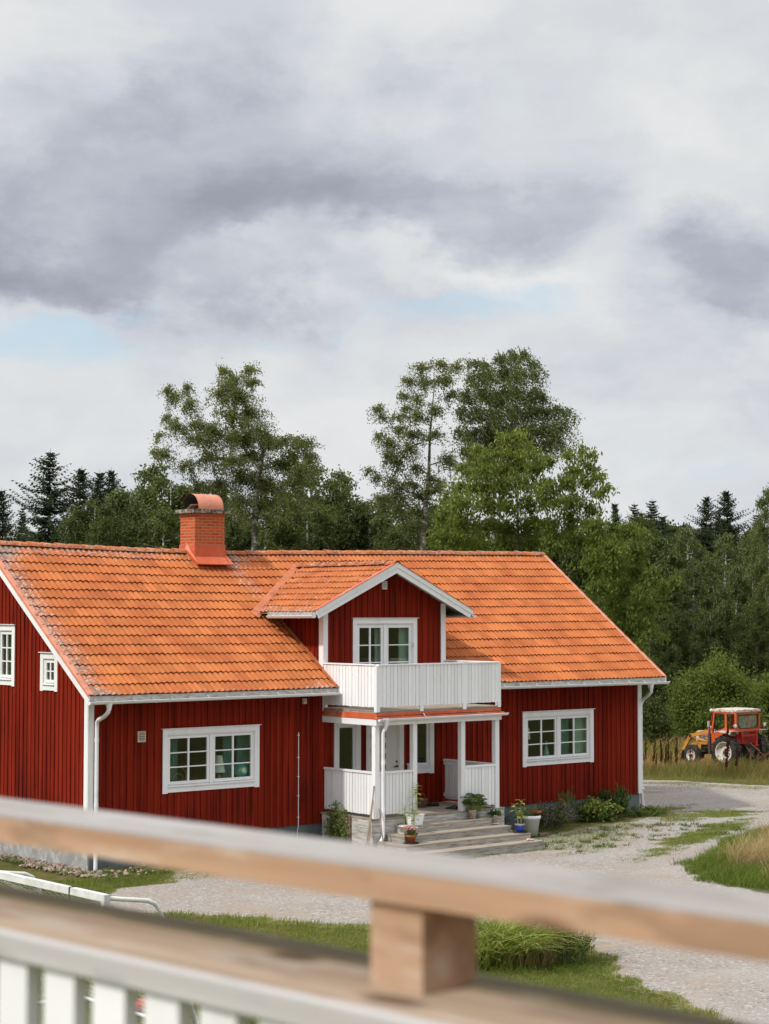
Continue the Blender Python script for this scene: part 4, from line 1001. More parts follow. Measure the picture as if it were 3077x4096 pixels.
# --- dense weeping birch bending in the wind
fx, fy = lin(918.2, .2925), lin(729.2, .2925)
B3 = [(340,190,50,48),(420,200,60,48),(560,150,70,58),(650,130,70,55),(740,120,58,45),(790,190,48,48),(330,300,65,75),(450,290,90,80),(580,270,90,80),(700,260,90,70),(800,270,48,55),(300,420,65,75),(420,420,90,90),(560,420,90,90),(680,400,90,90),(790,400,70,70),(860,430,48,58),(260,540,55,75),(380,560,90,90),(520,560,90,90),(650,550,90,90),(780,540,90,80),(880,540,60,70),(970,530,58,45),(1035,540,38,58),(240,690,55,75),(340,720,80,90),(460,700,90,90),(600,680,90,80),(740,680,90,80),(850,680,80,80),(940,680,60,80),(1005,640,38,85),(900,790,65,65),(985,770,45,45),(280,840,70,80),(380,840,75,80),(500,800,90,80),(620,800,90,80),(760,790,80,80),(330,960,80,80),(450,940,90,80)]
f, tr = px_trunk([(480,1400,.19),(500,1000,.17),(530,700,.13),(580,400,.08),(640,200,.03)], 80, fx, fy, .24)
t3 = tree('weeping_birch', f, px_clumps(B3, 80, fx, fy, 1.1, 1.6), tr, 'dense weeping birch, tallest tree, its drooping twigs blown to the right', leaf=L_WEEP, dens=2.0, droop=.9, hang=1.5, sway=(.50, -.40), limb_r=.08, ll=.10, lw=.052, leafjit=.6, tw=1.4, lmax=1.5)
# --- broad light green cherry close behind the house
B4 = [(650,740,75,55),(720,740,55,45),(560,760,45,48),(390,840,55,48),(460,880,65,48),(600,860,80,58),(720,830,65,58),(800,880,58,48),(300,960,65,58),(420,980,90,70),(560,980,90,70),(700,960,90,80),(830,960,80,70),(950,920,65,55),(1060,880,55,45),(1160,840,45,45),(1230,870,45,45),(1200,960,65,55),(1090,980,80,58),(1290,1040,65,45),(1350,1110,55,36),(1200,1080,65,55),(1290,1160,55,45),(1050,1090,90,70),(900,1090,100,80),(740,1090,100,80),(580,1110,100,80),(420,1110,100,80),(270,1100,85,75),(180,1180,65,65),(300,1230,100,80),(450,1240,100,80),(600,1250,100,80),(760,1240,100,80),(920,1230,100,80),(1080,1220,100,80),(1220,1260,80,70),(150,1320,80,80),(280,1370,100,80),(430,1390,100,80),(590,1400,100,80),(760,1400,100,80),(930,1380,100,80),(1100,1360,100,80),(1250,1380,90,80),(1380,1420,75,65),(1480,1440,65,55),(1560,1450,55,45),(100,1480,90,80),(250,1510,100,80),(420,1530,100,80),(600,1540,100,80),(780,1540,100,80),(950,1520,100,80),(1120,1500,100,80),(1280,1520,100,80),(1430,1540,90,80),(1560,1560,65,55)]
fx2, fy2 = lin(1188.3, .285), lin(999.3, .285)
B5 = [(600,500,75,55),(700,540,38,38),(450,650,120,95),(620,640,90,70),(680,720,55,55),(480,830,120,95),(650,830,95,75),(780,830,55,45),(560,980,110,95),(720,970,85,65),(850,930,55,36),(940,900,38,36),(850,1000,45,45),(600,1130,100,85),(740,1090,65,65),(860,1100,30,20),(620,1230,85,75),(740,1230,55,45),(850,1320,55,28),(660,1330,65,55),(700,1450,55,50),(330,760,110,90),(400,950,110,90),(480,1120,100,90),(520,1280,90,80)]
f = foot(1130, 63); tp = [(f[0], f[1], f[2]-.1, .2), (f[0]+.05, f[1], f[2]+2, .17), (f[0]-.1, f[1]+.1, f[2]+5, .11), (f[0]-.2, f[1], f[2]+7.0, .06), (f[0]-.2, f[1], f[2]+9.0, .02)]
t4 = tree('cherry_tree', f, px_clumps(B4, 62.5, fx, fy, 1.15, 1.5)+px_clumps(B5, 61.5, fx2, fy2, 1.1, 1.0), tp, 'broad light green cherry tree spreading close behind the right end of the roof', leaf=L_CHERRY, bark=bark_dark, dens=1.1, ll=.16, lw=.062, droop=.75, hang=.1, limb_r=.07, leafjit=1.1)

# --- prototypes for the rest of the wood; copies share their meshes
def rand_tree(name, h, rw, label, group, leaf, bark, seed, n=34, low=.12, dens=1.0, pointed=.6, **kw):
    rs = np.random.default_rng(seed); cl = []
    for i in range(n):
        z = low+(1-low)*(i+.5)/n; w = rw*(math.sin(math.pi*min(1, (.16+z*.84)))**pointed)*rs.uniform(.35, 1.0); a = i*2.4+rs.uniform(-.5, .5)
        s_ = rw*rs.uniform(.26, .42)*(1.15-.6*z)
        cl.append((w*math.cos(a), w*math.sin(a), z*h-s_*.6, s_, s_, s_*1.15))
    tr = [(0, 0, -.1, .02*h*.9), (rs.uniform(-.2, .2), 0, h*.35, .013*h), (rs.uniform(-.3, .3), rs.uniform(-.2, .2), h*.7, .008*h), (rs.uniform(-.2, .2), 0, h*.95, .012)]
    return tree(name, (0, 0, 0), cl, tr, label, 'tree', group, leaf, bark, **kw, dens=dens)
def spruce(name, h, rw, label, group, seed):
    rs = np.random.default_rng(seed); t = empty(name, (0, 0, 0), label, 'tree', group)
    tb = MB(); tb.tube([(0, 0, -.1), (0, 0, h*.5), (0, 0, h*.96), (0, 0, h*1.0)], [.014*h, .008*h, .012, .006], 7, cap=False)
    V = []; F = []; nv = 0; z = .12*h
    while z < h*.985:
        f_ = 1-z/h; n = rs.integers(6, 10); L0 = min(rw*1.25*f_**.92+.10, rw*.8)
        for k in range(n):
            a = rs.uniform(0, 6.28); L = L0*rs.uniform(.35, 1.3)*(1+.35*math.sin(a*2+z*1.3+seed)); dirv = np.array([math.cos(a), math.sin(a), 0]); up = .25 if f_ < .25 else -.12
            m = max(4, int(L/.14)); s_ = np.linspace(.1, 1, m)
            P = np.array([0, 0, z])+np.outer(s_*L, dirv); P[:, 2] += L*(up*s_+ (.20*s_**2 if f_ > .25 else .1*s_**2)) - L*.10*np.sin(s_*3.1)
            tb.tube([(0, 0, z), tuple(P[m//2]), tuple(P[-1])], [.02, .012, .004], 3, cap=False)
            sd = np.array([-dirv[1], dirv[0], 0])
            for side in (-1, 1, 0, .45, -.45):
                A = unit(np.tile(dirv*.55+sd*side*.8+np.array([0, 0, -.45-.35*(side == 0)]), (m, 1))+rs.normal(size=(m, 3))*.22)
                ln = (.20+.16*(1-s_))*(.22+1.0*f_**.6)*1.25*rs.uniform(.7, 1.2, m); C_ = P+A*ln[:, None]*.5
                v, q_ = leaf_quads(C_, A, ln, .055+.05*ln); V.append(v); F.append(q_+nv); nv += len(v)
        z += max(.12, .030*h*(.30+.7*f_))*rs.uniform(.6, 1.4)
    tb.build('trunk', bark_dark, t); V = np.vstack(V); F = np.vstack(F)
    build_np('crown', V, F, L_SPRUCE, t, fattr={'rnd': rs.random(len(F))})
    return t
def dup(root, loc, rz, sc, label, group):
    r = root.copy(); COL.objects.link(r); r.location = loc; r.rotation_euler = (0, 0, rz); r.scale = sc; r['label'] = label; r['group'] = group
    for ch in root.children:
        c = ch.copy(); COL.objects.link(c); c.parent = r
    return r
GRP_S = 'spruces along the edge of the wood'; GRP_B = 'leafy trees along the edge of the wood'
protoS = [spruce('spruce_tree', 15, 4.2, '', GRP_S, 21), spruce('spruce_tree', 15, 3.5, '', GRP_S, 22), spruce('spruce_tree', 15, 2.7, '', GRP_S, 23)]
protoB = [rand_tree('leafy_tree', 12, 2.7, '', GRP_B, L_BROAD, bark_birch, 31, 44, low=.08, dens=.62, droop=.6, hang=.3, ll=.15, lw=.09, limb_r=.05, pointed=.38),
          rand_tree('leafy_tree', 12, 2.4, '', GRP_B, L_WEEP, bark_birch, 32, 44, low=.10, dens=.66, droop=.75, hang=.8, ll=.14, lw=.08, limb_r=.05, pointed=.55),
          rand_tree('leafy_tree', 12, 3.0, '', GRP_B, L_BROAD, bark_dark, 33, 48, low=.06, dens=.6, droop=.55, hang=.3, ll=.15, lw=.09, limb_r=.05, pointed=.34)]
used_p = set()
def put(proto, h0, px, top, d, label, group, wide=1.0, sink=0.0):
    f = foot(px, d); tp = at(px, top, d); h = tp[2]-f[2]; s = h/h0
    rz = random.uniform(0, 6.28)
    if id(proto) not in used_p:
        used_p.add(id(proto)); o = proto; o.location = f; o['label'] = label; o['group'] = group
    else: o = dup(proto, f, rz, (1, 1, 1), label, group)
    w = s*wide; o.scale = (w, w*random.uniform(.9, 1.1), s); o.rotation_euler = (random.gauss(0, .02), random.gauss(0, .02), rz)
    return o
# dark spruces: (x, top, distance, proto, width, label)
for px, top, d, k, w, lab in (
    (10, 1050, 112, 1, .9, 'spruce cut by the left edge of the photo'), (40, 1090, 117, 2, .9, 'low spruce between the cut spruce and the tallest left spruce'),
    (100, 966, 104, 0, 1.0, 'tallest dark spruce on the left, above the left part of the ridge'), (147, 1002, 107, 1, 1.0, 'dark spruce just right of the tallest left spruce'),
    (205, 1010, 122, 1, .8, 'left one of the twin thin spruce tops left of the chimney'), (236, 1008, 125, 1, .8, 'right one of the twin thin spruce tops left of the chimney'),
    (268, 1042, 130, 2, .8, 'short spruce tip just right of the twin spruce tops'), (735, 1050, 132, 2, .8, 'distant spruce tip in the gap between the two tall birches, left'), (766, 1062, 134, 2, .8, 'distant spruce tip in the gap between the two tall birches, right'),
    (1339, 1080, 128, 1, .8, 'spruce tip touching the right edge of the cherry crown'), (1362, 1083, 132, 2, .9, 'second spruce tip right of the cherry crown'), (1385, 1100, 126, 0, .8, 'bushy low spruce third from the cherry crown'), (1408, 1075, 126, 2, 1.1, 'pointed dark spruce standing alone in the middle of the right tree line'),
    (1446, 1107, 128, 1, .9, 'lower spruce right of the lone pointed spruce'), (1519, 1066, 124, 1, .85, 'left tall spruce of the pair near the right edge'), (1545, 1096, 130, 2, .9, 'shorter spruce between the tall pair near the right edge'), (1584, 1052, 122, 1, .9, 'tallest spruce near the right edge of the photo'), (1628, 1106, 130, 2, .9, 'spruce tip between the tallest right spruce and the edge birch')):
    put(protoS[k], 15, px, top, d, lab, GRP_S, w*random.uniform(1.1, 1.4))
rows = [(312, 1003, 98, 1, 1.0, 'rounded grey green tree crown just left of the chimney top'), (212, 1085, 96, 0, .9, 'olive green bushy tree below the twin spruce tops'), (262, 1062, 97, 1, .9, 'leafy tree between the twin spruces and the rounded crown'), (360, 1045, 95, 0, 1, 'leafy tree directly left of the chimney cowl'), (415, 1060, 96, 2, .9, 'leafy tree directly behind the chimney cowl'),
    (465, 1062, 97, 1, .9, 'leafy tree right of the chimney under the tall birch'), (505, 1095, 92, 0, .8, 'low leafy tree left of the tall birch trunk'), (620, 1070, 96, 2, .9, 'leafy tree right of the tall birch trunk'), (575, 1110, 91, 1, .9, 'low leafy tree at the tall birch trunk'), (697, 1010, 98, 1, .95, 'birch with bending top right of the tall airy birch'), (752, 1020, 99, 1, .8, 'thin birch top at the gap between the tall birches'),
    (668, 1100, 91, 0, .9, 'low leafy tree under the bending birch top'), (735, 1090, 94, 2, .8, 'leafy tree above the left end of the dormer ridge'), (800, 1080, 95, 0, .8, 'leafy tree left of the forked birch trunk'), (850, 1090, 93, 1, .8, 'low leafy tree behind the forked birch trunk'), (905, 1112, 90, 2, .7, 'low leafy tree in front of the forked birch trunk'), (955, 1085, 95, 0, .8, 'leafy tree between forked birch and cherry crown'), (430, 1120, 90, 0, .8, 'low leafy tree filling behind the chimney shaft'), (300, 1105, 91, 2, .8, 'low leafy tree above the ridge left of the chimney'), (365, 1105, 90, 1, .9, 'low leafy tree beside the left chimney face'), (235, 1130, 90, 2, .7, 'lowest leafy tree above the ridge on the left'),
    (1485, 1132, 108, 1, .9, 'drooping birch in the middle of the right wood'), (1564, 1146, 104, 1, .9, 'drooping birch below the tallest right spruce'), (1624, 1136, 106, 1, .9, 'drooping birch near the right edge'), (1658, 1046, 96, 1, .6, 'tall thin birch cut by the right edge'), (1371, 1112, 112, 2, .9, 'dense leafy tree beside the cherry crown'), (1405, 1136, 110, 0, .9, 'dense leafy tree below the lone pointed spruce'), (1440, 1146, 109, 0, .9, 'dark leafy tree left of the drooping middle birch'),
    (1430, 1250, 98, 2, 1.0, 'dark lower tree right of the verge of the roof'), (1505, 1215, 100, 0, .9, 'dark lower tree in the middle of the right wood'), (1590, 1215, 99, 1, .9, 'pale twigged birch in the lower right wood'), (1652, 1170, 98, 0, .9, 'dark tree at the right edge below the thin birch'), (1465, 1320, 94, 2, 1, 'shaded undergrowth tree behind the willow bush, left'), (1545, 1310, 95, 0, 1, 'shaded undergrowth tree behind the willow bush, middle'), (1630, 1300, 94, 2, 1, 'shaded undergrowth tree behind the willow bush, right'), (1405, 1350, 92, 0, 1.0, 'shaded undergrowth tree right of the house corner'), (1340, 1230, 95, 2, .9, 'dark tree behind the cherry and the roof verge')]
for px, top, d, k, w, lab in rows: put(protoB[k], 12, px, top-(14 if px < 1000 else 0), d, lab, GRP_B, w*(1.35 if px < 1000 else 1.2))
# the mass of the wood behind the first trees
nS = 0
massV = []
fw_ = empty('forest', (0, 0, 0))
COL.objects.unlink(fw_); bpy.data.objects.remove(fw_)
mv, mf, mr, off = [], [], [], 0
def mesh_arrays(o):
    me = o.data; v = np.empty(len(me.vertices)*3, np.float32); me.vertices.foreach_get('co', v); f = np.empty(len(me.loops), np.int32); me.loops.foreach_get('vertex_index', f)
    r = np.empty(len(me.polygons), np.float32); me.attributes['rnd'].data.foreach_get('value', r); return v.reshape(-1, 3), f.reshape(-1, 4), r
src = [mesh_arrays([c for c in p.children if c.name.startswith('crown')][0]) for p in (protoB[0], protoB[2])]
for px, top, d in [(x + random.uniform(-12, 12), 1128+random.uniform(-12, 25), random.uniform(132, 150)) for x in range(-620, 2300, 42)]+[(x+random.uniform(-10, 10), 1215+random.uniform(-15, 25), random.uniform(112, 120)) for x in range(1380, 1740, 36)]:
    if px < 180 and top < 1140: top += 30
    f = foot(px, d); h = at(px, top, d)[2]-f[2]; v, q_, r = random.choice(src); s_ = h/12; a = random.uniform(0, 6.28); c, s2 = math.cos(a), math.sin(a)
    sel = np.random.default_rng(int(abs(px)*7+3)).random(len(q_)) < .45
    q2 = q_[sel]; vv = v[q2.ravel()]
    cent = vv.reshape(-1, 4, 3).mean(1, keepdims=True); vv = (cent+(vv.reshape(-1, 4, 3)-cent)*1.5).reshape(-1, 3)
    w = vv@np.array([[c, s2, 0], [-s2, c, 0], [0, 0, 1]])*[s_*1.1, s_*1.1, s_]+f
    mv.append(w); mf.append(np.arange(len(w)).reshape(-1, 4)+off); off += len(w); mr.append(r[sel])
tag(build_np('forest', np.vstack(mv), np.vstack(mf), L_BROAD, fattr={'rnd': np.concatenate(mr)*.6}), kind='stuff')
# willow bush and scrub behind the tractor
def bush(name, px, top, d, wpx, label, leaf, seed, n=40, dens=.8, ll=.13, lw=.07, group=None, cat='bush', base=None, hm=None, wm=None, droop=.2):
    rs = np.random.default_rng(seed); f = foot(px, d) if base is None else np.array(base); h = (at(px, top, d)[2]-f[2]) if hm is None else hm; w = (wpx*1.85138*d/F_PX) if wm is None else wm; cl = []
    for i in range(n):
        a = i*2.4; rr_ = math.sqrt((i+.5)/n); zt = h*math.sqrt(max(.05, 1-(rr_*.92)**2))
        z = zt*rs.uniform(.35, .93); s_ = h*rs.uniform(.16, .24)
        cl.append((f[0]+rr_*w*math.cos(a)*.85, f[1]+rr_*w*math.sin(a)*.85, f[2]+max(z-s_*.3, s_*.6), s_, s_, s_))
    tr = [(f[0], f[1], f[2]-.05, .05*h), (f[0], f[1], f[2]+h*.3, .03*h), (f[0], f[1], f[2]+h*.6, .01*h)]
    return tree(name, f, cl, tr, label, cat, group, leaf, bark_dark, ll=ll, lw=lw, dens=dens, droop=droop, limb_r=.02*h, crown='foliage', minh=0)
bush('willow_bush', 1545, 1415, 83, 95, 'round bright green willow bush behind the red tractor', L_BUSH, 41, 52, dens=.9, ll=.14, lw=.06)
bush('scrub_bush', 1412, 1500, 80, 38, 'dark scrub beside the white downpipe at the house corner', L_BROAD, 42, 22)
bush('scrub_bush', 1660, 1445, 85, 45, 'green scrub at the right edge behind the willow bush', L_BUSH, 43, 26)
# ------------------------------------------------------------------ near railing of the balcony the photographer stands on
# local frame: x = along n (away from the viewer), y = along the rail, origin under the camera
RA = R(4.8)
rail = empty('balcony_railing', (CAM[0], CAM[1], 0), 'out of focus wooden balcony railing with raised tan top rail crossing the foreground', 'railing', rz=RA)
zt = CAM[2]-.325
def wood(name, c1, c2, c3, s3=1.6):
    """planed timber: grain along local y, blotches, sapwood streaks and a few knots"""
    m, t, b = newmat(name); o = t.obj()
    g = t.noise(t.scl(o, (34, 1.1, 34)), 1.0, 6, .6); c = t.mix(t.step(g, .36, .66), c1, c2)
    c = t.mix(t.math('MULTIPLY', t.step(t.noise(t.scl(o, (5, 1.3, 5)), s3*1.6, 5, .6), .50, .68), .85), c, c3)
    c = t.mix(t.math('MULTIPLY', t.step(t.noise(t.scl(o, (6, 1.7, 6)), 2.3, 4, .6), .56, .70), .55), c, tuple(x*.62 for x in c2))
    k = t.vor(t.scl(o, (5, 2.3, 5)), 1.0); c = t.mix(t.step(k, .17, .06), c, (c2[0]*.42, c2[1]*.36, c2[2]*.33))
    t.put(b.inputs['Base Color'], c); b.inputs['Roughness'].default_value = .75; b.inputs['Specular IOR Level'].default_value = .2
    t.put(b.inputs['Normal'], t.bump(g, .25, .004)); return m
tan_w = wood('planed_tan_wood', (.48, .305, .195), (.40, .245, .15), (.56, .44, .35))
grey_w = wood('greyed_wood', (.355, .33, .31), (.285, .255, .235), (.42, .40, .39))
old_w = wood('old_brown_grey_wood', (.40, .305, .225), (.30, .22, .15), (.46, .40, .345), 1.1)
lip_w = wood('greyed_white_trim', (.53, .515, .50), (.46, .445, .43), (.45, .425, .40))
moss_w = wood('mossy_wood_edge', (.13, .11, .06), (.17, .14, .08), (.24, .20, .13), 2.5)
b = MB(); b.box(1.68, 1.84, -2.2, 6.5, zt-.042, zt-.003); b.box(1.6805, 1.8395, -2.2, 6.5, zt-.003, zt, 1)
b.build('top_rail', [tan_w, grey_w], rail)
zl = CAM[2]-.477
for y in (1.632, 3.35, -.1, 5.1):
    b = MB(); b.box(1.69, 1.79, y, y+.092, zl, zt-.042)
    b.build('rail_block', tan_w, rail)
b = MB(); b.box(1.5965, 1.815, -2.2, 6.5, zl-.026, zl); b.box(1.8151, 1.85, -2.2, 6.5, zl-.03, zl-.001, 1); b.box(1.765, 1.815, -2.2, 6.5, zl+.0005, zl+.003, 1)
b.build('old_handrail', [old_w, moss_w], rail)
b = MB(); b.box(1.568, 1.5963, -2.2, 6.5, zl-.034, zl-.001); b.build('trim_board', lip_w, rail)
for k in range(-18, 34):
    y = 2.285+k*.118
    b = MB(); b.box(1.578, 1.601, y-.0745, y, zl-1.0, zl-.0345); b.build('picket', MT['white'], rail)
b = MB(); b.box(1.602, 1.64, -2.2, 6.5, zl-.95, zl-.85); b.build('bottom_rail', MT['white'], rail)

# ------------------------------------------------------------------ football goal and ball
GP = MT['white']
goal_w = M('chipped_white_enamel', (.74, .74, .73), (.60, .60, .58), .5, .3, 4, col3=(.25, .12, .06), s3=16, lo3=.70, hi3=.76)
net_m = M('net_cord', (.62, .62, .58), None, .8, .1)
gx0, gy0, gy1, gzt = -8.53, -14.66, -11.42, 1.80
gb = hz(-8, -13)
goal = empty('football_goal', (gx0, (gy0+gy1)/2, gb), 'weathered white football goal with sagging net, beyond the blurred railing', 'goal')
ox, oy, oz = gx0, (gy0+gy1)/2, gb
L = lambda x, y, z: (x-ox, y-oy, z-oz)
b = MB(); b.bar(L(gx0, gy0, gzt-.045), L(gx0, gy1, gzt-.045), .085, .09); b.build('crossbar', goal_w, goal)
for y in (gy0+.045, gy1-.045):
    b = MB(); b.bar(L(gx0, y, gb), L(gx0, y, gzt-.091), .085, .085, (0, 1, 0)); b.build('goal_post', goal_w, goal)
back = {}
for y in (gy0+.03, gy1-.03):
    p = [(gx0+.04, y, gzt-.05), (gx0+.30, y, gzt-.09), (gx0+.62, y, gzt-.135), (gx0+.74, y, gzt-.19), (gx0+.82, y, gzt-.30), (gx0+.90, y, gzt-.50), (gx0+1.45, y, gb+.06), (gx0+1.55, y, gb+.03)]
    b = MB(); b.tube([L(*q) for q in p], .030, 8); b.tube([L(gx0+1.55, y, gb+.03), L(gx0+.05, y, gb+.03)], .026, 8); b.build('side_frame', goal_w, goal)
    back[y] = p
b = MB(); b.tube([L(gx0+1.55, gy0, gb+.03), L(gx0+1.55, gy1, gb+.03)], .026, 8); b.build('ground_bar', goal_w, goal)
b = MB(); prof = [(gx0+.02, gzt-.1), (gx0+.35, gzt-.26), (gx0+.75, gzt-.42), (gx0+.98, gzt-.85), (gx0+1.3, gb+.45), (gx0+1.58, gb+.04)]
def pp(t):
    t = t*(len(prof)-1); i = min(int(t), len(prof)-2); s_ = t-i
    return (prof[i][0]*(1-s_)+prof[i+1][0]*s_, prof[i][1]*(1-s_)+prof[i+1][1]*s_)
ys = np.linspace(gy0, gy1, 27); ts = np.linspace(0, 1, 22)
def node(y, t):
    x, z = pp(t); e = min(abs(y-gy0), abs(y-gy1))
    return L(x+.03*math.sin(5*y+9*t), y+.03*math.sin(11*t+3*y), z-.10*math.sin(math.pi*t)*min(1, e/.8)+.02*math.sin(7*y))
for y in ys: b.tube([node(y, t) for t in ts], .0035, 3, cap=False)
for t in ts: b.tube([node(y, t) for y in ys], .0035, 3, cap=False)
for y in (gy0+.01, gy1-.01):
    for s_ in np.linspace(.05, .95, 9):
        x, z = pp(s_); b.tube([L(x, y, z), L(gx0+.03, y+.05*math.sin(9*s_), gb+(z-gb)*.97-.06)], .0035, 3, cap=False)
    for s_ in np.linspace(.1, .9, 9):
        b.tube([L(pp(t)[0]*(s_)+(gx0+.03)*(1-s_), y, gb+(pp(t)[1]-gb)*(.3+.7*s_) if False else gb+(pp(t)[1]-gb)*s_) for t in np.linspace(.05, 1, 8)], .0035, 3, cap=False)
b.build('net', net_m, goal)
b = MB(); yy = gy0+.85; b.tube([L(gx0-.046, yy, gzt+.004), L(gx0+.046, yy, gzt+.004), L(gx0+.046, yy, gzt-.094), L(gx0-.046, yy+.01, gzt-.094), L(gx0-.05, yy+.0, gzt+.004)], .010, 5); b.tube([L(gx0-.05, yy, gzt-.09), L(gx0-.07, yy-.05, gzt-.15)], .008, 5); b.build('black_strap', MT['black'], goal)
bm, t, bb = newmat('orange_red_ball')
o = t.obj(); v = t.vor(o, 9, 'Color'); sp = t.new('ShaderNodeSeparateColor'); t.l.new(v, sp.inputs[0])
t.put(bb.inputs['Base Color'], t.mix(t.step(sp.outputs[0], .72, .76), (.72, .10, .055), (.55, .55, .62))); bb.inputs['Roughness'].default_value = .4
b = MB(); b.ball((0, 0, 0), .11, 20)
tag(b.build('ball', bm, None, (-6.83, -12.82, hz(-6.83, -12.82)+.11)), 'orange red ball lying behind the goal net, seen between two railing pickets', 'ball')

# ------------------------------------------------------------------ tractor
TO = (35.62, 11.18, -.62)
tr = empty('tractor', TO, 'old orange red farm tractor with white roof and yellow front loader parked in long grass', 'tractor')
def paint(name, c1, c2, c3=None, lo=.6, hi=.7): return M(name, c1, c2, .5, .35, 3, (1, 1, 1), .4, .7, col3=c3, s3=7, lo3=lo, hi3=hi, bump=.1, bscale=20)
OR = paint('faded_orange_paint', (.60, .105, .022), (.50, .075, .02), (.24, .06, .03)); RD = paint('red_paint', (.42, .022, .015), (.33, .02, .014), (.2, .03, .02))
WR_ = paint('rust_streaked_white', (.62, .60, .56), (.52, .48, .43), (.40, .17, .085), .50, .60); YL = paint('worn_yellow_paint', (.52, .235, .035), (.44, .185, .03), (.20, .075, .03), .56, .64)
RUB = M('muddy_tyre_rubber', (.022, .021, .02), (.045, .04, .034), .85, .15, 7); GRD = M('oily_castings', (.035, .03, .028), (.075, .055, .04), .8, .2, 9)
RUST = M('rusty_iron', (.16, .065, .035), (.08, .045, .03), .9, .1, 9)
tg = glass_mat('tractor_glass', (.80, .85, .82), 1.2); dusty = bpy.data.materials.new('dusty_glass'); dusty.use_nodes = True
t = NT(dusty.node_tree); t.n.clear(); out = t.new('ShaderNodeOutputMaterial'); a_ = t.new('ShaderNodeBsdfTransparent'); d_ = t.new('ShaderNodeBsdfPrincipled'); mx = t.new('ShaderNodeMixShader')
d_.inputs['Base Color'].default_value = (.45, .47, .42, 1); d_.inputs['Roughness'].default_value = .25; t.put(mx.inputs[0], t.math('MULTIPLY_ADD', t.noise(t.obj(), 6, 5, .7), .55, .05)); t.l.new(a_.outputs[0], mx.inputs[1]); t.l.new(d_.outputs[0], mx.inputs[2]); t.l.new(mx.outputs[0], out.inputs[0])
def wheel(xo, y, zc, Rt, rr, w, side, lugs, dish, name):
    """side -1: outer face to -x. xo is the outer face"""
    x0 = xo; sgn = -side; b = MB()
    prof = [(rr, 0), (rr+.03, -.01), (Rt*.80, -.012), (Rt*.93, .025), (Rt*.965, .07), (Rt*.97, w*.5), (Rt*.965, w-.07), (Rt*.93, w-.025), (Rt*.8, w), (rr, w)]
    vs = [(r_, z_*sgn) for r_, z_ in prof]; b.lathe(vs, (x0, y, zc), 40, axis='x')
    if lugs:
        for k in range(lugs):
            for s_ in (0, 1):
                a = 2*math.pi*(k+.5*s_)/lugs; a2 = a+.30
                xa_, xb_ = (x0+sgn*.015, x0+sgn*w*.54) if s_ == 0 else (x0+sgn*(w-.015), x0+sgn*w*.46)
                p = Vector((xa_, y+(Rt-.012)*math.cos(a), zc+(Rt-.012)*math.sin(a))); q = Vector((xb_, y+(Rt-.005)*math.cos(a2), zc+(Rt-.005)*math.sin(a2)))
                b.bar(p, q, .045, .05, (0, math.cos((a+a2)/2), math.sin((a+a2)/2)))
    else:
        for k in (.25, .5, .75): b.lathe([(Rt*.97, -.01), (Rt*.99, -.008), (Rt*.99, .008), (Rt*.97, .01)], (x0+sgn*w*k, y, zc), 40, axis='x')
    o = b.build(name, RUB, tr)
    c = MB(); c.lathe([(rr+.012, -.004*sgn), (rr, -.012*sgn), (rr*.93, .03*sgn), (rr*.91, dish*sgn*.55), (rr*.72, dish*sgn*.8), (rr*.70, dish*sgn), (rr*.28, dish*sgn*.82), (rr*.27, dish*sgn*.62), (0, dish*sgn*.62)], (x0, y, zc), 36, axis='x')
    c.build('rim', WR_, o)
    h = MB()
    for k in range(8): a = k*math.pi/4; h.tube([(x0+sgn*dish*.80, y+rr*.21*math.cos(a), zc+rr*.21*math.sin(a)), (x0+sgn*(dish*.62-.03), y+rr*.21*math.cos(a), zc+rr*.21*math.sin(a))], .018, 6)
    h.tube([(x0+sgn*dish*.7, y, zc), (x0+sgn*(dish*.62-.05), y, zc)], .05, 10); h.build('wheel_hub', GRD, o)
wheel(-1.03, -.02, .66, .64, .385, .36, -1, 15, .16, 'rear_wheel'); wheel(1.03, -.02, .66, .64, .385, .36, 1, 15, .16, 'rear_wheel')
wheel(-.93, 1.68, .44, .42, .21, .20, -1, 0, .07, 'front_wheel'); wheel(.93, 1.68, .44, .42, .21, .20, 1, 0, .07, 'front_wheel')
b = MB(); b.box(-.16, .16, -.45, 1.2, .42, .95); b.box(-.2, .2, 1.1, 2.0, .55, .8); b.tube([(-.7, 0, .66), (.7, 0, .66)], .11, 10); b.bar((-.75, 1.68, .5), (.75, 1.68, .5), .09, .1); b.box(-.1, .1, -.62, -.4, .45, .8); b.lathe([(.1, 0), (.1, .25), (0, .25)], (0, -.75, .62), 10, axis='y'); b.build('chassis', GRD, tr)
# bonnet: stepped, white with black side grille
b = MB(); b.prism([(-.26, 1.02, .95), (-.26, 1.98, .98), (-.26, 1.98, 1.32), (-.26, 1.86, 1.37), (-.26, 1.02, 1.45)], (.52, 0, 0)); b.box(-.262, -.258, 1.05, 1.95, 1.205, 1.235, 1); b.box(.2585, .262, 1.05, 1.95, 1.205, 1.235, 1)
hd = b.build('bonnet', [WR_, RD], tr)
b = MB(); b.box(-.266, -.261, 1.32, 1.80, 1.0, 1.19); b.box(.261, .266, 1.3, 1.8, 1.0, 1.19); b.box(-.2, .2, 1.981, 1.99, 1.0, 1.28); b.build('grille', MT['dark'], hd)
b = MB()     # worn block lettering strokes on the side plate
for k, y in enumerate((1.73, 1.66, 1.59, 1.52, 1.45)):
    b.box(-.2695, -.2662, y-.008, y+.008, 1.06, 1.14)
    if k in (0, 1, 3): b.box(-.2695, -.2662, y-.04, y-.008, 1.125, 1.14); b.box(-.2695, -.2662, y-.04, y-.008, 1.06, 1.075)
b.build('bonnet_lettering', WR_, hd)
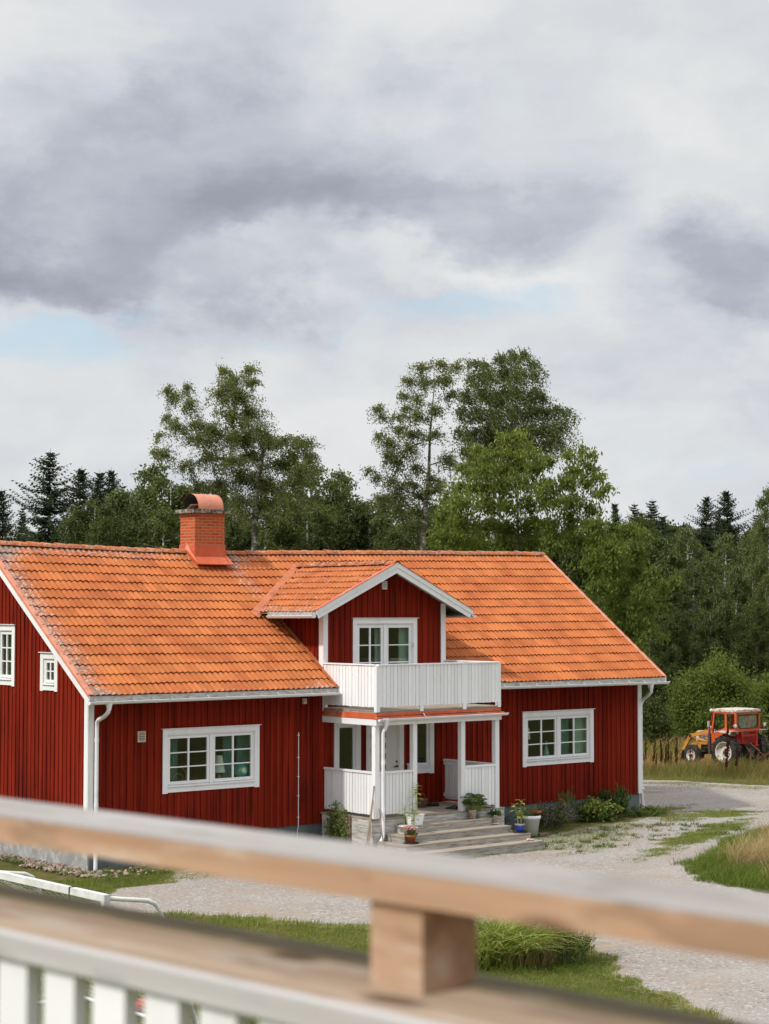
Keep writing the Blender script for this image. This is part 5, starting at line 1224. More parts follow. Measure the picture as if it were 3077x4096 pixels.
b = MB(); b.lathe([(.0, .0), (.03, 0), (.03, .05), (.075, .06), (.08, .12), (.05, .155), (0, .16)], (-.08, 1.42, 1.40), 12); b.build('air_precleaner', WR_, hd)
# cab
cx, cy0, cy1, cz0, cz1 = .665, -.35, .68, 1.48, 2.17
b = MB()
def frame(b, P, Q, w=.06, m=0): b.bar(P, Q, w, w, (0, 1, 0) if abs(P[1]-Q[1]) < .3 else (1, 0, 0), m)
for s_ in (-1, 1):
    frame(b, (s_*cx, cy0, cz0), (s_*cx, cy0, cz1), .09); frame(b, (s_*cx, .12, cz0), (s_*cx, .12, cz1), .09); frame(b, (s_*cx, .84, 1.25), (s_*cx, cy1, cz1), .075)
    frame(b, (s_*cx, cy0, cz1-.02), (s_*cx, cy1, cz1-.02), .085); frame(b, (s_*cx, cy0, cz0), (s_*cx, .14, cz0), .085)
    x0, x1 = sorted((s_*(cx+.025), s_*(cx-.025)))
    b.prism([(x0, .84, 1.30), (x0, .22, 1.56), (x0, .14, 1.50), (x0, .14, 1.42), (x0, .42, 1.20), (x0, .58, 1.0), (x0, .64, .60), (x0, .84, .58)], (x1-x0, 0, 0))
frame(b, (-cx, cy0, cz1-.03), (cx, cy0, cz1-.03), .09); frame(b, (-cx, cy0, cz0+.0), (cx, cy0, cz0), .10); frame(b, (-cx, cy1, cz1-.02), (cx, cy1, cz1-.02), .08); frame(b, (-cx, .84, 1.28), (cx, .84, 1.28), .08)
b.prism([(-cx, cy0-.01, 1.52), (-cx+.2, cy0-.01, 1.52), (-cx, cy0-.01, 1.68)], (0, .05, 0)); b.prism([(cx, cy0-.01, 1.52), (cx-.2, cy0-.01, 1.52), (cx, cy0-.01, 1.68)], (0, .05, 0))
b.prism([(-cx, .0, 1.52), (-cx, .07, 1.52), (-cx, .07, 1.6)], (.03, 0, 0))
cab = b.build('cab', OR, tr)
b = MB(); k = .05
b.prism([(-cx-.06, cy0-.07, 2.175), (cx+.06, cy0-.07, 2.175), (cx+.06, cy1+.10, 2.175), (-cx-.06, cy1+.10, 2.175)], (0, 0, .085))
b.add([(-cx-.06, cy0-.07, 2.26), (cx+.06, cy0-.07, 2.26), (cx+.06, cy1+.1, 2.26), (-cx-.06, cy1+.1, 2.26), (-cx+.2, cy0+.2, 2.30), (cx-.2, cy0+.2, 2.30), (cx-.2, cy1-.15, 2.30), (-cx+.2, cy1-.15, 2.30)], [(0,1,5,4),(1,2,6,5),(2,3,7,6),(3,0,4,7),(4,5,6,7)])
b.build('cab_roof', WR_, tr)
b = MB(); b.ball((-cx-.02, cy1+.16, 2.20), .075, 12); b.build('front_lamp', WR_, tr)
def pane(pts, mat, nm='cab_window'):
    b = MB(); b.poly(pts); o = b.build(nm, mat, cab); return o
pane([(-cx+.005, .19, 1.60), (-cx+.005, .78, 1.37), (-cx+.005, .66, 2.12), (-cx+.005, .17, 2.12)], tg); pane([(-cx+.005, -.31, 1.53), (-cx+.005, .08, 1.53), (-cx+.005, .08, 2.12), (-cx+.005, -.31, 2.12)], tg)
pane([(cx-.005, .19, 1.60), (cx-.005, .78, 1.37), (cx-.005, .66, 2.12), (cx-.005, .17, 2.12)], tg); pane([(cx-.005, -.31, 1.53), (cx-.005, .08, 1.53), (cx-.005, .08, 2.12), (cx-.005, -.31, 2.12)], tg)
pane([(-cx+.05, cy0, 1.54), (cx-.05, cy0, 1.54), (cx-.05, cy0, 2.1), (-cx+.05, cy0, 2.1)], dusty, 'rear_window')
b = MB()
def gasket(pts, w=.022):
    for p, q in zip(pts, pts[1:]+pts[:1]): b.bar(p, q, w, w, (1, .3, 0))
gasket([(-cx+.085, cy0-.025, 1.70), (-cx+.24, cy0-.025, 1.55), (cx-.24, cy0-.025, 1.55), (cx-.085, cy0-.025, 1.70), (cx-.085, cy0-.025, 2.06), (-cx+.085, cy0-.025, 2.06)], .03)
gasket([(-cx-.03, .30, 1.60), (-cx-.03, .76, 1.40), (-cx-.03, .655, 2.085), (-cx-.03, .20, 2.085), (-cx-.03, .19, 1.68)]); gasket([(-cx-.03, -.28, 1.55), (-cx-.03, .06, 1.55), (-cx-.03, .06, 2.085), (-cx-.03, -.28, 2.085)])
b.build('window_gasket', MT['black'], cab)
b = MB(); b.box(.1, .24, .5, .55, 1.3, 2.15); b.box(-.25, .25, .0, .35, 1.1, 1.25); b.box(-.25, .25, -.1, 0, 1.2, 1.5); b.lathe([(.17, 0), (.19, .01), (.17, .02)], (0, .62, 1.42), 18); b.tube([(0, .62, 1.42), (0, .85, 1.2)], .02, 6)
b.build('driver_seat', RD, tr)
# mudguards, rear lights, work lamps
for s_ in (-1, 1):
    b = MB(); x0, x1 = sorted((s_*.62, s_*1.10))
    b.prism([(x0, .30, 1.46), (x0, -.42, 1.47), (x0, -.42, 1.36), (x0, .05, 1.41), (x0, .30, 1.43)], (x1-x0, 0, 0)); mg = b.build('mudguard', WR_, tr)
    b = MB(); b.box(x0+.03, x1-.02, -.45, -.421, 1.365, 1.455); b.build('light_cluster', MT['dark'], mg)
    b = MB(); b.box(x0+.33 if s_ < 0 else x0+.04, x0+.42 if s_ < 0 else x0+.13, -.456, -.4505, 1.375, 1.445); b.build('indicator', M('amber_lens', (.6, .2, .03), None, .3, .5), mg)
    lx = s_*(.98 if s_ > 0 else .76); b = MB(); b.lathe([(0, .11), (.05, .10), (.085, .03), (.085, 0)], (lx, -.40, 1.66), 16, axis='y'); b.tube([(lx, -.36, 1.58), (lx, -.36, 1.46)], .015, 6); wl = b.build('work_lamp', RD if False else paint('pale_red_paint', (.55, .12, .075), (.45, .08, .05)), tr)
    b = MB(); b.lathe([(0, -.015), (.05, -.012), (.078, 0)], (lx, -.402, 1.66), 16, axis='y'); b.build('lamp_lens', M('clear_lens', (.8, .8, .8), None, .15, .6), wl)
b = MB(); b.box(-.58, .58, -.30, -.24, .95, 1.45); b.build('rear_panel', RD, tr)
b = MB(); b.bar((-.42, -.45, 1.28), (.44, -.45, 1.28), .06, .07); b.bar((.44, -.45, 1.30), (.36, -.5, .90), .06, .05, (0, 1, 0)); b.bar((-.42, -.45, 1.45), (-.42, -.45, 1.0), .06, .05, (0, 1, 0)); b.bar((.42, -.42, 1.48), (.44, -.42, 1.25), .05, .05, (0, 1, 0)); b.box(.28, .44, -.55, -.46, .88, .93); b.build('hitch_frame', RD, tr)
b = MB(); b.tube([(-.2, -.35, .95), (-.25, -.9, .45)], .025, 6); b.tube([(.25, -.35, .9), (.35, -.95, .45)], .025, 6); b.bar((.1, -.75, .42), (.62, -.95, .62), .03, .09); b.bar((-.45, -.85, .40), (-.1, -.6, .6), .03, .06); b.tube([(.0, -.45, 1.0), (.05, -.9, .7)], .03, 6); b.build('hitch_arms', RUST, tr)
b = MB(); b.tube([(-.30, -.36, 1.33), (-.02, -.36, 1.33)], .07, 10); b.tube([(-.22, -.47, 1.26), (-.2, -.5, .8), (-.14, -.5, .5)], .01, 5); b.tube([(.24, -.4, 1.28), (.30, -.42, 1.44)], .012, 5); b.build('hydraulic_valve', GRD, tr)
b = MB(); b.bar((-cx-.06, .92, 1.30), (-cx-.06, .92, 1.78), .06, .07, (0, 1, 0)); b.bar((-cx-.02, .86, 1.76), (-cx-.02, .74, 2.15), .05, .03, (0, 1, 0)); b.build('red_pillar', RD, tr)
b = MB(); b.box(-cx-.09, -cx-.01, .86, .96, .55, 1.32); b.build('loader_upright', MT['dark'], tr)
b = MB(); b.tube([(-cx-.06, .95, 1.78), (-cx-.36, .70, 1.70)], .01, 6); b.tube([(-cx-.06, .95, 1.74), (-cx-.36, .70, 1.67)], .01, 6); b.tube([(-cx-.36, .70, 1.6), (-cx-.30, .8, 1.28)], .008, 6); b.box(-cx-.41, -cx-.31, .68, .71, 1.60, 1.82); b.build('mirror', M('mirror_grey', (.6, .62, .64), None, .2, .6), tr)
# front loader
for s_ in (-1, 1):
    x = s_*.60; b = MB()
    b.bar((x, 1.02, 1.40), (x, 1.98, 1.17), .07, .14); b.bar((x, 1.94, 1.22), (x, 2.34, .62), .07, .13, (0, 1, .5)); b.bar((x, 1.06, .92), (x, 1.06, 1.44), .10, .12, (0, 1, 0)); b.bar((x, 1.0, .98), (x, 1.9, .86), .06, .07); b.bar((x, 1.05, .92), (x, 1.05, .55), .045, .05, (0, 1, 0)); b.bar((x, 1.0, .86), (x*.4, 1.25, .82), .05, .06)
    b.prism([(x-.03, 1.4, .88), (x-.03, 1.62, .90), (x-.03, 1.52, .70), (x-.03, 1.45, .68)], (.06, 0, 0)); lo_ = b.build('loader_arm', YL, tr)
    b = MB(); b.tube([(x, 1.16, 1.0), (x, 1.6, 1.06)], .045, 10); b.tube([(x, 1.6, 1.06), (x, 1.9, 1.13)], .022, 8); b.build('lift_cylinder', YL, lo_)
    b = MB(); b.tube([(x-.04, 1.96, 1.17), (x+.04, 1.96, 1.17)], .075, 12); b.build('pivot_joint', GRD, lo_)
b = MB(); b.tube([(-.6, 2.3, .64), (.6, 2.3, .64)], .05, 8); b.prism([(-.7, 2.3, .62), (-.7, 2.4, .2), (-.7, 2.75, .14), (-.7, 2.42, .3)], (1.4, 0, 0)); b.build('loader_bucket', RUST, tr)

# ------------------------------------------------------------------ wire fence behind the tractor
wood_post = M('grey_fence_post', (.22, .20, .165), (.15, .135, .11), .9, .1, 8); wire_m = M('pale_fence_tape', (.48, .46, .42), None, .6, .2)
fp = [at(1320, 1560, 84), at(1420, 1560, 84), at(1505, 1560, 83), at(1516.5, 1560, 92), at(1665, 1560, 84)]
fb = foot(1505, 83); fence = empty('wire_fence', tuple(fb), 'sagging wire fence on grey wooden posts across the meadow behind the tractor', 'fence')
pts = [foot(1300, 85), foot(1400, 84), foot(1505, 83), foot(1600, 83), foot(1700, 84)]
for p in pts+[foot(1518, 94)]:
    b = MB(); q = p-fb; b.tube([(q[0], q[1], q[2]-.2), (q[0]+random.uniform(-.04, .04), q[1], q[2]+1.55)], [.07, .06], 8); b.build('post', wood_post, fence)
for zz in (1.50, 1.05, .55):
    b = MB(); line = []
    for p, q in zip(pts[:-1], pts[1:]):
        for s_ in np.linspace(0, 1, 7)[:-1]: v = p*(1-s_)+q*s_-fb; line.append((v[0], v[1], v[2]+zz-.10*math.sin(math.pi*s_)*(1 if zz > .6 else .5)))
    v = pts[-1]-fb; line.append((v[0], v[1], v[2]+zz)); b.tube(line, .014, 4); b.build('wire', wire_m, fence)

# ------------------------------------------------------------------ dock seed stalks in the meadow
dock_m = M('dock_seed_brown', (.085, .036, .020), (.05, .022, .013), .9, .1, 20); 
def dock_stalk(h, seed):
    rs = np.random.default_rng(seed); b = MB(); b.tube([(0, 0, 0), (.01, 0, h*.5), (.03, .01, h)], [.012, .010, .004], 5)
    for k in range(60):
        z = h*(.38+.62*rs.random()); a = rs.random()*6.28; r_ = .034*(1.15-z/h)*2.0*rs.random()+.006; b.ball((.02+r_*math.cos(a), r_*math.sin(a), z), .014, 5, sc=(1, 1, 1.6))
    for k in range(4):
        z = h*(.3+.1*k); a = rs.random()*6.28; b.tube([(0, 0, z), (.055*math.cos(a), .055*math.sin(a), z+h*.25)], [.010, .004], 4)
        for q in range(14): s_ = .3+.7*q/14; b.ball((.055*s_*math.cos(a), .055*s_*math.sin(a), z+h*.25*s_), .012, 5, sc=(1, 1, 1.5))
    return b
dproto = None
spots = [(1391.5, 1645, 70, 1.25), (1409, 1660, 69, 1.15), (1416, 1665, 69, .75), (1430.5, 1662, 68, 1.2), (1436, 1662, 68, 1.05), (1442, 1655, 69, 1.15), (1447, 1668, 68, .8), (1463, 1670, 67, .95), (1491, 1640, 70, .9), (1463, 1625, 74, 1.1), (1443.5, 1612, 78, 1.0), (1569.5, 1665, 66.0, 1.75), (1566, 1690, 64, 1.0), (1590, 1680, 65, 1.0), (1631, 1672, 66.5, .95), (1657, 1625, 72.5, 1.5)]
GD = 'dark dock stalks standing in the meadow'
for i, (px, py, d, h) in enumerate(spots):
    f = foot(px, d); lab = 'dark brown dock seed stalk standing in the meadow grass left of the tractor' if px < 1500 else ('tall dark dock stalk in front of the white tractor wheel' if px < 1570 and h > 1.3 else ('dark dock stalk at the right edge beside the tractor' if px > 1650 else 'low dark dock stalk in the grass before the tractor'))
    if dproto is None: o = dproto = dock_stalk(1.0, 1).build('dock_stalk', dock_m)
    else: o = dproto.copy(); COL.objects.link(o)
    o.location = f; o.scale = (h*.9+.1, h*.9+.1, h); o.rotation_euler = (random.uniform(-.08, .08), random.uniform(-.08, .08), random.uniform(0, 6)); tag(o, lab, 'dock plant', GD)
# ------------------------------------------------------------------ pots, plants and things on the porch
terra = M('terracotta', (.42, .135, .055), (.36, .11, .045), .8, .2, 9); potw = M('white_glazed_pot', (.68, .66, .62), (.56, .53, .48), .5, .35, 6, col3=(.40, .36, .30), s3=12, lo3=.62, hi3=.72)
plastic = M('white_plastic', (.88, .89, .89), (.84, .85, .85), .4, .4, 5); pinkp = M('mottled_pink_pot', (.55, .40, .33), (.62, .52, .45), .8, .15, 14, col3=(.30, .15, .11), s3=24, lo3=.56, hi3=.62)
teal = M('teal_glazed_pot', (.22, .34, .34), (.36, .45, .43), .5, .3, 16); blue = M('cobalt_glazed_pot', (.010, .025, .20), (.015, .06, .34), .12, .6, 6, (1, 1, .35)); saucer_m = M('dark_saucer', (.035, .028, .026), None, .35, .5); soil = M('potting_soil', (.035, .025, .018), (.06, .045, .03), .95, .05, 30)
stem_m = M('green_stem', (.26, .32, .11), (.20, .26, .08), .6, .2); sun_m = leaf_mat('sunflower_leaf', (.22, .28, .055), (.33, .37, .10), .4); dark_leaf = leaf_mat('dark_glossy_leaf', (.035, .075, .022), (.085, .13, .04), .2); mid_leaf = leaf_mat('herb_leaf', (.07, .11, .03), (.14, .18, .055), .3)
pink_m = M('pink_petal', (.50, .13, .17), (.60, .30, .32), .7, .1, 30); orange_m = M('orange_petal', (.62, .14, .07), (.55, .10, .05), .7, .1, 30); white_pet = M('white_petal', (.75, .74, .70), None, .7, .1)
purple_m = M('oregano_flower', (.21, .13, .16), (.30, .21, .23), .8, .1, 30); yellow_m = M('yellow_petal', (.44, .36, .05), (.36, .32, .06), .7, .1, 30); red_m = M('red_petal', (.5, .05, .04), None, .7, .1)
def pot(b, r0, r1, h, rim=.02, rimh=.03, m=0, ms=1):
    b.lathe([(0, 0), (r0, 0), (r1, h-rimh), (r1+rim, h-rimh), (r1+rim, h), (r1-.01, h), (r1-.014, h-.03)], (0, 0, 0), 28, m); b.lathe([(r1-.012, h-.03), (0, h-.022)], (0, 0, 0), 28, ms)
def saucer(parent, r, mat=None):
    b = MB(); b.lathe([(0, 0), (r*.86, 0), (r, .028), (r-.012, .03), (r*.84, .010), (0, .010)], (0, 0, -.0105), 28); return b.build('saucer', mat or saucer_m, parent)
def leaves_at(name, parent, C_, A, L_, W_, mat): 
    v, f = leaf_quads(np.array(C_, float), unit(np.array(A, float)), np.array(L_, float), np.array(W_, float)); return build_np(name, v, f, mat, parent, fattr={'rnd': rng.random(len(f))})
def broad_leaf(C_, A, L_, W_):
    """heart-like leaf of 6 points with a fold"""
    V = []; F = []
    for c, a, l, w in zip(C_, A, L_, W_):
        a = np.array(a, float); a /= np.linalg.norm(a); s_ = np.cross(a, [0, 0, 1]); s_ = s_/(np.linalg.norm(s_)+1e-6); n_ = np.cross(s_, a); c = np.array(c, float); k = len(V)
        V += [c, c+a*l*.25+s_*w*.5+n_*.02*l, c+a*l*.6+s_*w*.38-n_*.03*l, c+a*l-n_*.15*l, c+a*l*.6-s_*w*.38-n_*.03*l, c+a*l*.25-s_*w*.5+n_*.02*l, c+a*l*.55-n_*.06*l]
        F += [(k, k+1, k+2, k+6), (k+6, k+2, k+3, k+3), (k, k+6, k+4, k+5), (k+6, k+3, k+3, k+4)]
    tri = []
    for f in F: tri += [(f[0], f[1], f[2])]+([(f[0], f[2], f[3])] if f[3] != f[2] else [])
    tri = [t_ for t_ in tri if len(set(t_)) == 3]
    return np.array(V), np.array(tri)
def sunflower(parent, stems):
    """stems: (x,y,h,lean_x,lean_y)"""
    b = MB(); Cs, As, Ls, Ws = [], [], [], []
    for (x, y, h, lx, ly, z0) in stems:
        pts = [(x+lx*s_**1.4, y+ly*s_**1.4, z0+h*s_) for s_ in np.linspace(0, 1, 6)]; b.tube(pts, [.011, .010, .009, .008, .007, .005], 6)
        for k, s_ in enumerate((.42, .60, .72, .84, .92, .97, 1.0, 1.0, 1.0)):
            a = k*2.4+x*40; i = s_*5; p = np.array(pts[min(5, int(i))])*(1-(i-int(i)))+np.array(pts[min(5, int(i)+1)])*(i-int(i)); l = (.13 if k < 4 else .11 if k < 7 else .07)*random.uniform(.85, 1.2)
            d = np.array([math.cos(a), math.sin(a), .25 if k < 6 else .6]); q = p+d*.05; b.tube([tuple(p), tuple(q)], .004, 4)
            Cs.append(q); As.append(d*[1, 1, -.8 if k < 6 else .3]); Ls.append(l); Ws.append(l*.75)
    b.build('stem', stem_m, parent); v, f = broad_leaf(Cs, As, Ls, Ws); build_np('leaves', v, f, sun_m, parent, fattr={'rnd': rng.random(len(f))})
def mound(parent, c, r, h, n, L_, W_, mat, name='foliage', up=.5, inner=.35):
    d = unit(rng.normal(size=(n, 3))); d[:, 2] = abs(d[:, 2]); P = np.array(c)+d*[r, r, h]*rng.uniform(inner, 1, (n, 1)); A = unit(d+np.array([0, 0, up])+rng.normal(size=(n, 3))*.4)
    return leaves_at(name, parent, P, A, L_*rng.uniform(.7, 1.2, n), W_*rng.uniform(.7, 1.2, n), mat)
def whorls(parent, c, r, h, nw, nl, L_, W_, mat):
    """schefflera like umbrellas of leaflets"""
    b = MB(); Cs, As = [], []
    for k in range(nw):
        a = k*2.4; rr_ = r*math.sqrt((k+.5)/nw); z = h*(.35+.65*rng.random()*(1-.3*rr_/r)); p = np.array(c)+[rr_*math.cos(a), rr_*math.sin(a), z]; b.tube([(c[0]+rr_*.25*math.cos(a), c[1]+rr_*.25*math.sin(a), c[2]), tuple(p)], .006, 4)
        for q in range(nl): t_ = q*6.28/nl+k; d = np.array([math.cos(t_), math.sin(t_), -.35]); Cs.append(p+d*L_*.5); As.append(d)
    b.build('stem', stem_m, parent); n = len(Cs); leaves_at('leaves', parent, Cs, As, L_*rng.uniform(.8, 1.15, n), W_*rng.uniform(.8, 1.15, n), mat)
def petals(parent, c, r, h, n, s_, mat, name='flowers', z0=.6):
    b = MB()
    for k in range(n):
        a = rng.random()*6.28; q = math.sqrt(rng.random()); b.ball((c[0]+r*q*math.cos(a), c[1]+r*q*math.sin(a), c[2]+h*(z0+(1-z0)*rng.random())), s_*rng.uniform(.7, 1.2), 6, sc=(1, 1, .6))
    return tag(b.build(name, mat, parent), kind='stuff')
def pt(loc, label): return empty('potted_plant', loc, label, 'potted plant', 'potted plants around the porch steps')
S1, S2, S3, S4 = .43, .262, .10, -.05
p = pt((7.50, -2.14, S1), 'tall young sunflowers in a white plastic bucket on the top step by the porch post')
b = MB(); 
vs = [(-.15, -.10, 0), (.15, -.10, 0), (.15, .10, 0), (-.15, .10, 0), (-.185, -.125, .24), (.185, -.125, .24), (.185, .125, .24), (-.185, .125, .24)]
b.add(vs, [(0,3,2,1),(0,1,5,4),(1,2,6,5),(2,3,7,6),(3,0,4,7)]); b.bar((-.19, -.13, .235), (.19, -.13, .235), .02, .015); b.bar((-.19, .13, .235), (.19, .13, .235), .02, .015); b.bar((-.19, -.13, .235), (-.19, .13, .235), .02, .015); b.bar((.19, -.13, .235), (.19, .13, .235), .02, .015); b.poly([(-.17, -.115, .2), (.17, -.115, .2), (.17, .115, .2), (-.17, .115, .2)], 1)
b.build('bucket', [plastic, soil], p); sunflower(p, [(.0, 0, .72, .03, -.02, .2), (.07, .03, .66, .05, .02, .2)])
p = pt((7.10, -2.22, S2+.0105), 'sunflower sapling in a cream pot on a white saucer, leftmost on the steps')
b = MB(); pot(b, .075, .10, .18, .012, .035); b.build('pot', [potw, soil], p); saucer(p, .125, potw); sunflower(p, [(.0, 0, .46, .02, -.01, .15)])
p = pt((7.22, -2.42, S2), 'sunflower sapling in a white patterned pot half hidden behind the terracotta pot')
b = MB(); pot(b, .07, .09, .16, .01, .03); b.build('pot', [potw, soil], p); sunflower(p, [(.0, 0, .48, .0, .02, .13), (.03, .02, .40, .02, .0, .13)])
p = pt((6.88, -2.72, S3+.0105), 'pink flowers in a terracotta pot on a dark saucer, lowest left step')
b = MB(); pot(b, .085, .11, .19, .014, .05); b.build('pot', [terra, soil], p); saucer(p, .19); mound(p, (0, 0, .17), .15, .17, 420, .07, .018, mid_leaf); petals(p, (0, 0, .17), .15, .22, 60, .018, pink_m)
p = pt((9.36, -2.10, S1), 'bushy umbrella plant in a mottled pink pot against the third porch post')
b = MB(); pot(b, .075, .10, .21, .006, .02); b.build('pot', [pinkp, soil], p); whorls(p, (0, 0, .18), .23, .50, 46, 8, .12, .036, dark_leaf)
p = pt((9.56, -2.06, S1), 'dark green umbrella plant in a small teal pot beside the mottled pink pot')
b = MB(); pot(b, .055, .07, .16, .006, .02); b.build('pot', [teal, soil], p); whorls(p, (.02, 0, .14), .19, .50, 34, 8, .11, .034, dark_leaf)
p = pt((10.02, -2.16, S2+.02), 'low leafy plant in a pale pink clay pot at the end of the second step')
b = MB(); pot(b, .08, .10, .21, .014, .045); b.build('pot', [M('pale_pink_clay', (.56, .45, .38), (.60, .52, .45), .8, .15, 12), soil], p); mound(p, (0, 0, .19), .17, .16, 220, .085, .05, dark_leaf); petals(p, (0, 0, .20), .13, .12, 8, .02, white_pet); saucer(p, .12, plastic)
p = pt((10.28, -2.78, S3+.0105), 'sunflower saplings in a cobalt blue pot on a dark saucer')
b = MB(); b.lathe([(0, 0), (.082, 0), (.100, .05), (.118, .12), (.120, .16)], (0, 0, 0), 28, 0); b.lathe([(.120, .16), (.128, .175), (.128, .20), (.108, .20), (.106, .17)], (0, 0, 0), 28, 1); b.lathe([(.11, .175), (0, .18)], (0, 0, 0), 20, 2)
b.build('pot', [blue, M('dark_blue_rim', (.10, .10, .13), (.3, .29, .28), .3, .5, 20), soil], p); saucer(p, .20); sunflower(p, [(.03, 0, .56, .02, .02, .17), (-.05, .0, .48, -.10, .03, .17), (.06, .02, .34, .08, .0, .17)])
z9 = hz(11.85, -1.55); p = pt((11.80, -1.62, z9), 'large white flower pot with lavender and orange flowers standing on the gravel')
b = MB(); pot(b, .155, .215, .50, .022, .085); b.build('pot', [plastic, soil], p)
n = 420; a = rng.random(n)*6.28; q = np.sqrt(rng.random(n))*.17; P = np.stack([q*np.cos(a), q*np.sin(a)+.05, np.full(n, .46)], -1); blades('lavender', P, .22+.16*rng.random(n), np.full(n, .009), .2+.35*rng.random(n), leaf_mat('lavender_leaf', (.16, .19, .10), (.24, .27, .15), .2), rng.random(n), kind=None, parent=p)
mound(p, (.08, -.08, .47), .13, .11, 200, .05, .02, dark_leaf); petals(p, (.08, -.08, .48), .14, .14, 44, .020, orange_m)
# saucer-less small things
wk, t, bb = newmat('woven_wicker'); w_ = t.new('ShaderNodeTexWave'); w_.wave_type = 'BANDS'; w_.bands_direction = 'Z'; t.l.new(t.obj(), w_.inputs['Vector']); w_.inputs['Scale'].default_value = 22; w_.inputs['Distortion'].default_value = 3
t.put(bb.inputs['Base Color'], t.mix(w_.outputs['Fac'], (.16, .085, .04), (.30, .18, .09))); bb.inputs['Roughness'].default_value = .8; t.put(bb.inputs['Normal'], t.bump(w_.outputs['Fac'], .6, .01))
bk = empty('wicker_basket', (8.98, -.62, .62), 'brown wicker basket on the porch floor beside the second post', 'basket')
b = MB(); b.lathe([(0, 0), (.17, 0), (.20, .19), (.21, .20), (.195, .205), (.165, .03), (0, .03)], (0, 0, 0), 24); b.build('basket_body', wk, bk)
b = MB(); b.tube([(.2*math.cos(t_), 0, .19+.14*math.sin(t_)) for t_ in np.linspace(0, math.pi, 12)], .010, 6); b.build('handle', wk, bk)
leather = M('black_leather', (.016, .015, .015), (.03, .028, .027), .45, .4, 10)
def shoe(b, x, y, a, m=0):
    c, s_ = math.cos(a), math.sin(a); T = lambda u, v, z: (x+u*c-v*s_, y+u*s_+v*c, z)
    prof = [(-.13, .036, .07), (-.11, .04, .10), (-.06, .042, .105), (0, .042, .075), (.06, .046, .055), (.11, .045, .045), (.15, .028, .03)]
    vs = []; 
    for u, w, h in prof: vs += [T(u, -w, 0), T(u, -w*.8, h*.75), T(u, 0, h), T(u, w*.8, h*.75), T(u, w, 0)]
    b.add(vs, [(5*i+j, 5*i+j+1, 5*i+j+6, 5*i+j+5) for i in range(6) for j in range(4)]+[(0, 1, 2, 3, 4), (34, 33, 32, 31, 30)], m, None, True)
for loc, lab, col in (((9.34, -.62, .62), 'pair of dark shoes with a red spot right of the wicker basket', red_m), ((9.32, -1.48, .62), 'pair of black shoes at the foot of the third porch post', None)):
    s_ = empty('shoes', loc, lab, 'shoes', 'shoes on the porch')
    for k, (dx, dy, an) in enumerate(((-.08, 0, 2.0), (.09, -.03, 1.7))):
        b = MB(); shoe(b, dx, dy, an); o = b.build('shoe', leather, s_)
        if col and k == 1:
            b = MB(); b.ball((dx+.03, dy-.03, .075), .032, 8); b.build('shoe_emblem', col, o)
# leaning tool handles
ash = M('grey_ash_handle', (.36, .27, .20), (.27, .205, .155), .7, .2, 6, (6, 6, .6))
for i, (p_, q_, lab) in enumerate((((6.17, -2.02, -.24), (6.43, -1.94, 1.38), 'longest garden tool handle leaning on the front corner post of the porch'), ((6.12, -1.99, -.24), (6.42, -1.90, 1.06), 'shorter garden tool handle crossing behind the longest one'), ((6.36, -2.42, -.24), (6.53, -2.0, .86), 'short garden tool handle leaning beside the porch downpipe'))):
    o = empty('garden_tool', p_, lab, 'garden tool', 'garden tools leaning on the porch'); d = Vector(q_)-Vector(p_)
    b = MB(); b.tube([(0, 0, .04), tuple(d*.5), tuple(d)], [.016, .017, .014], 8); b.build('handle', ash, o)
    b = MB()
    if i == 0:
        b.bar((-.16, .05, .03), (.16, -.05, .03), .03, .03)
        for k in range(9): u = -.15+.3*k/8; b.tube([(u, -.31*u, .03), (u+.01, -.31*u-.03, -.02)], .005, 4)
    elif i == 1: b.prism([(-.09, .01, .0), (.09, -.01, .0), (.07, -.005, .10), (-.07, .005, .10)], (.0, .012, 0))
    else: b.prism([(-.08, .01, .0), (.08, -.01, .0), (.09, -.005, .16), (.0, 0, .2), (-.09, .005, .16)], (.0, .010, 0))
    b.build('tool_head', RUST, o)
# trellis with climber on the porch skirt
tw = M('brown_trellis_wood', (.26, .155, .09), (.18, .11, .065), .8, .1, 8)
trl = empty('trellis', (6.355, -.80, -.22), 'brown wooden trellis leaning on the grey plank skirt of the porch', 'trellis'); b = MB()
for k in range(4): y = -.36+.24*k; b.box(-.012, .012, y-.016, y+.016, 0, .86)
for k in range(5): b.box(-.026, -.0125, -.38, .38, .10+k*.175-.013, .10+k*.175+.013)
b.build('slats', tw, trl)
cl = empty('climbing_plant', (6.30, -.8, -.22), 'green clematis climbing over the brown trellis', 'climbing plant'); b = MB(); CP = []
for k in range(16):
    y = rng.uniform(-.34, .36); pts = [(0, y, 0)]; yy = y; top = rng.uniform(.55, 1.02)*(1.15 if abs(y) > .1 else .9)
    for s_ in np.linspace(.15, 1, 7): yy += rng.normal()*.05; pts.append((rng.normal()*.03-.01, yy, top*s_))
    b.tube(pts, .004, 4); CP += [np.array(p_)+rng.normal(size=3)*[.05, .05, .03] for p_ in pts[2:] for _ in range(rng.integers(4, 15))]
b.build('stem', stem_m, cl); CP = np.array(CP); n = len(CP); leaves_at('leaves', cl, CP, rng.normal(size=(n, 3))+[-.2, 0, -.3], .065*rng.uniform(.7, 1.3, n), .042*np.ones(n), leaf_mat('clematis_leaf', (.06, .11, .02), (.19, .22, .06), .3))
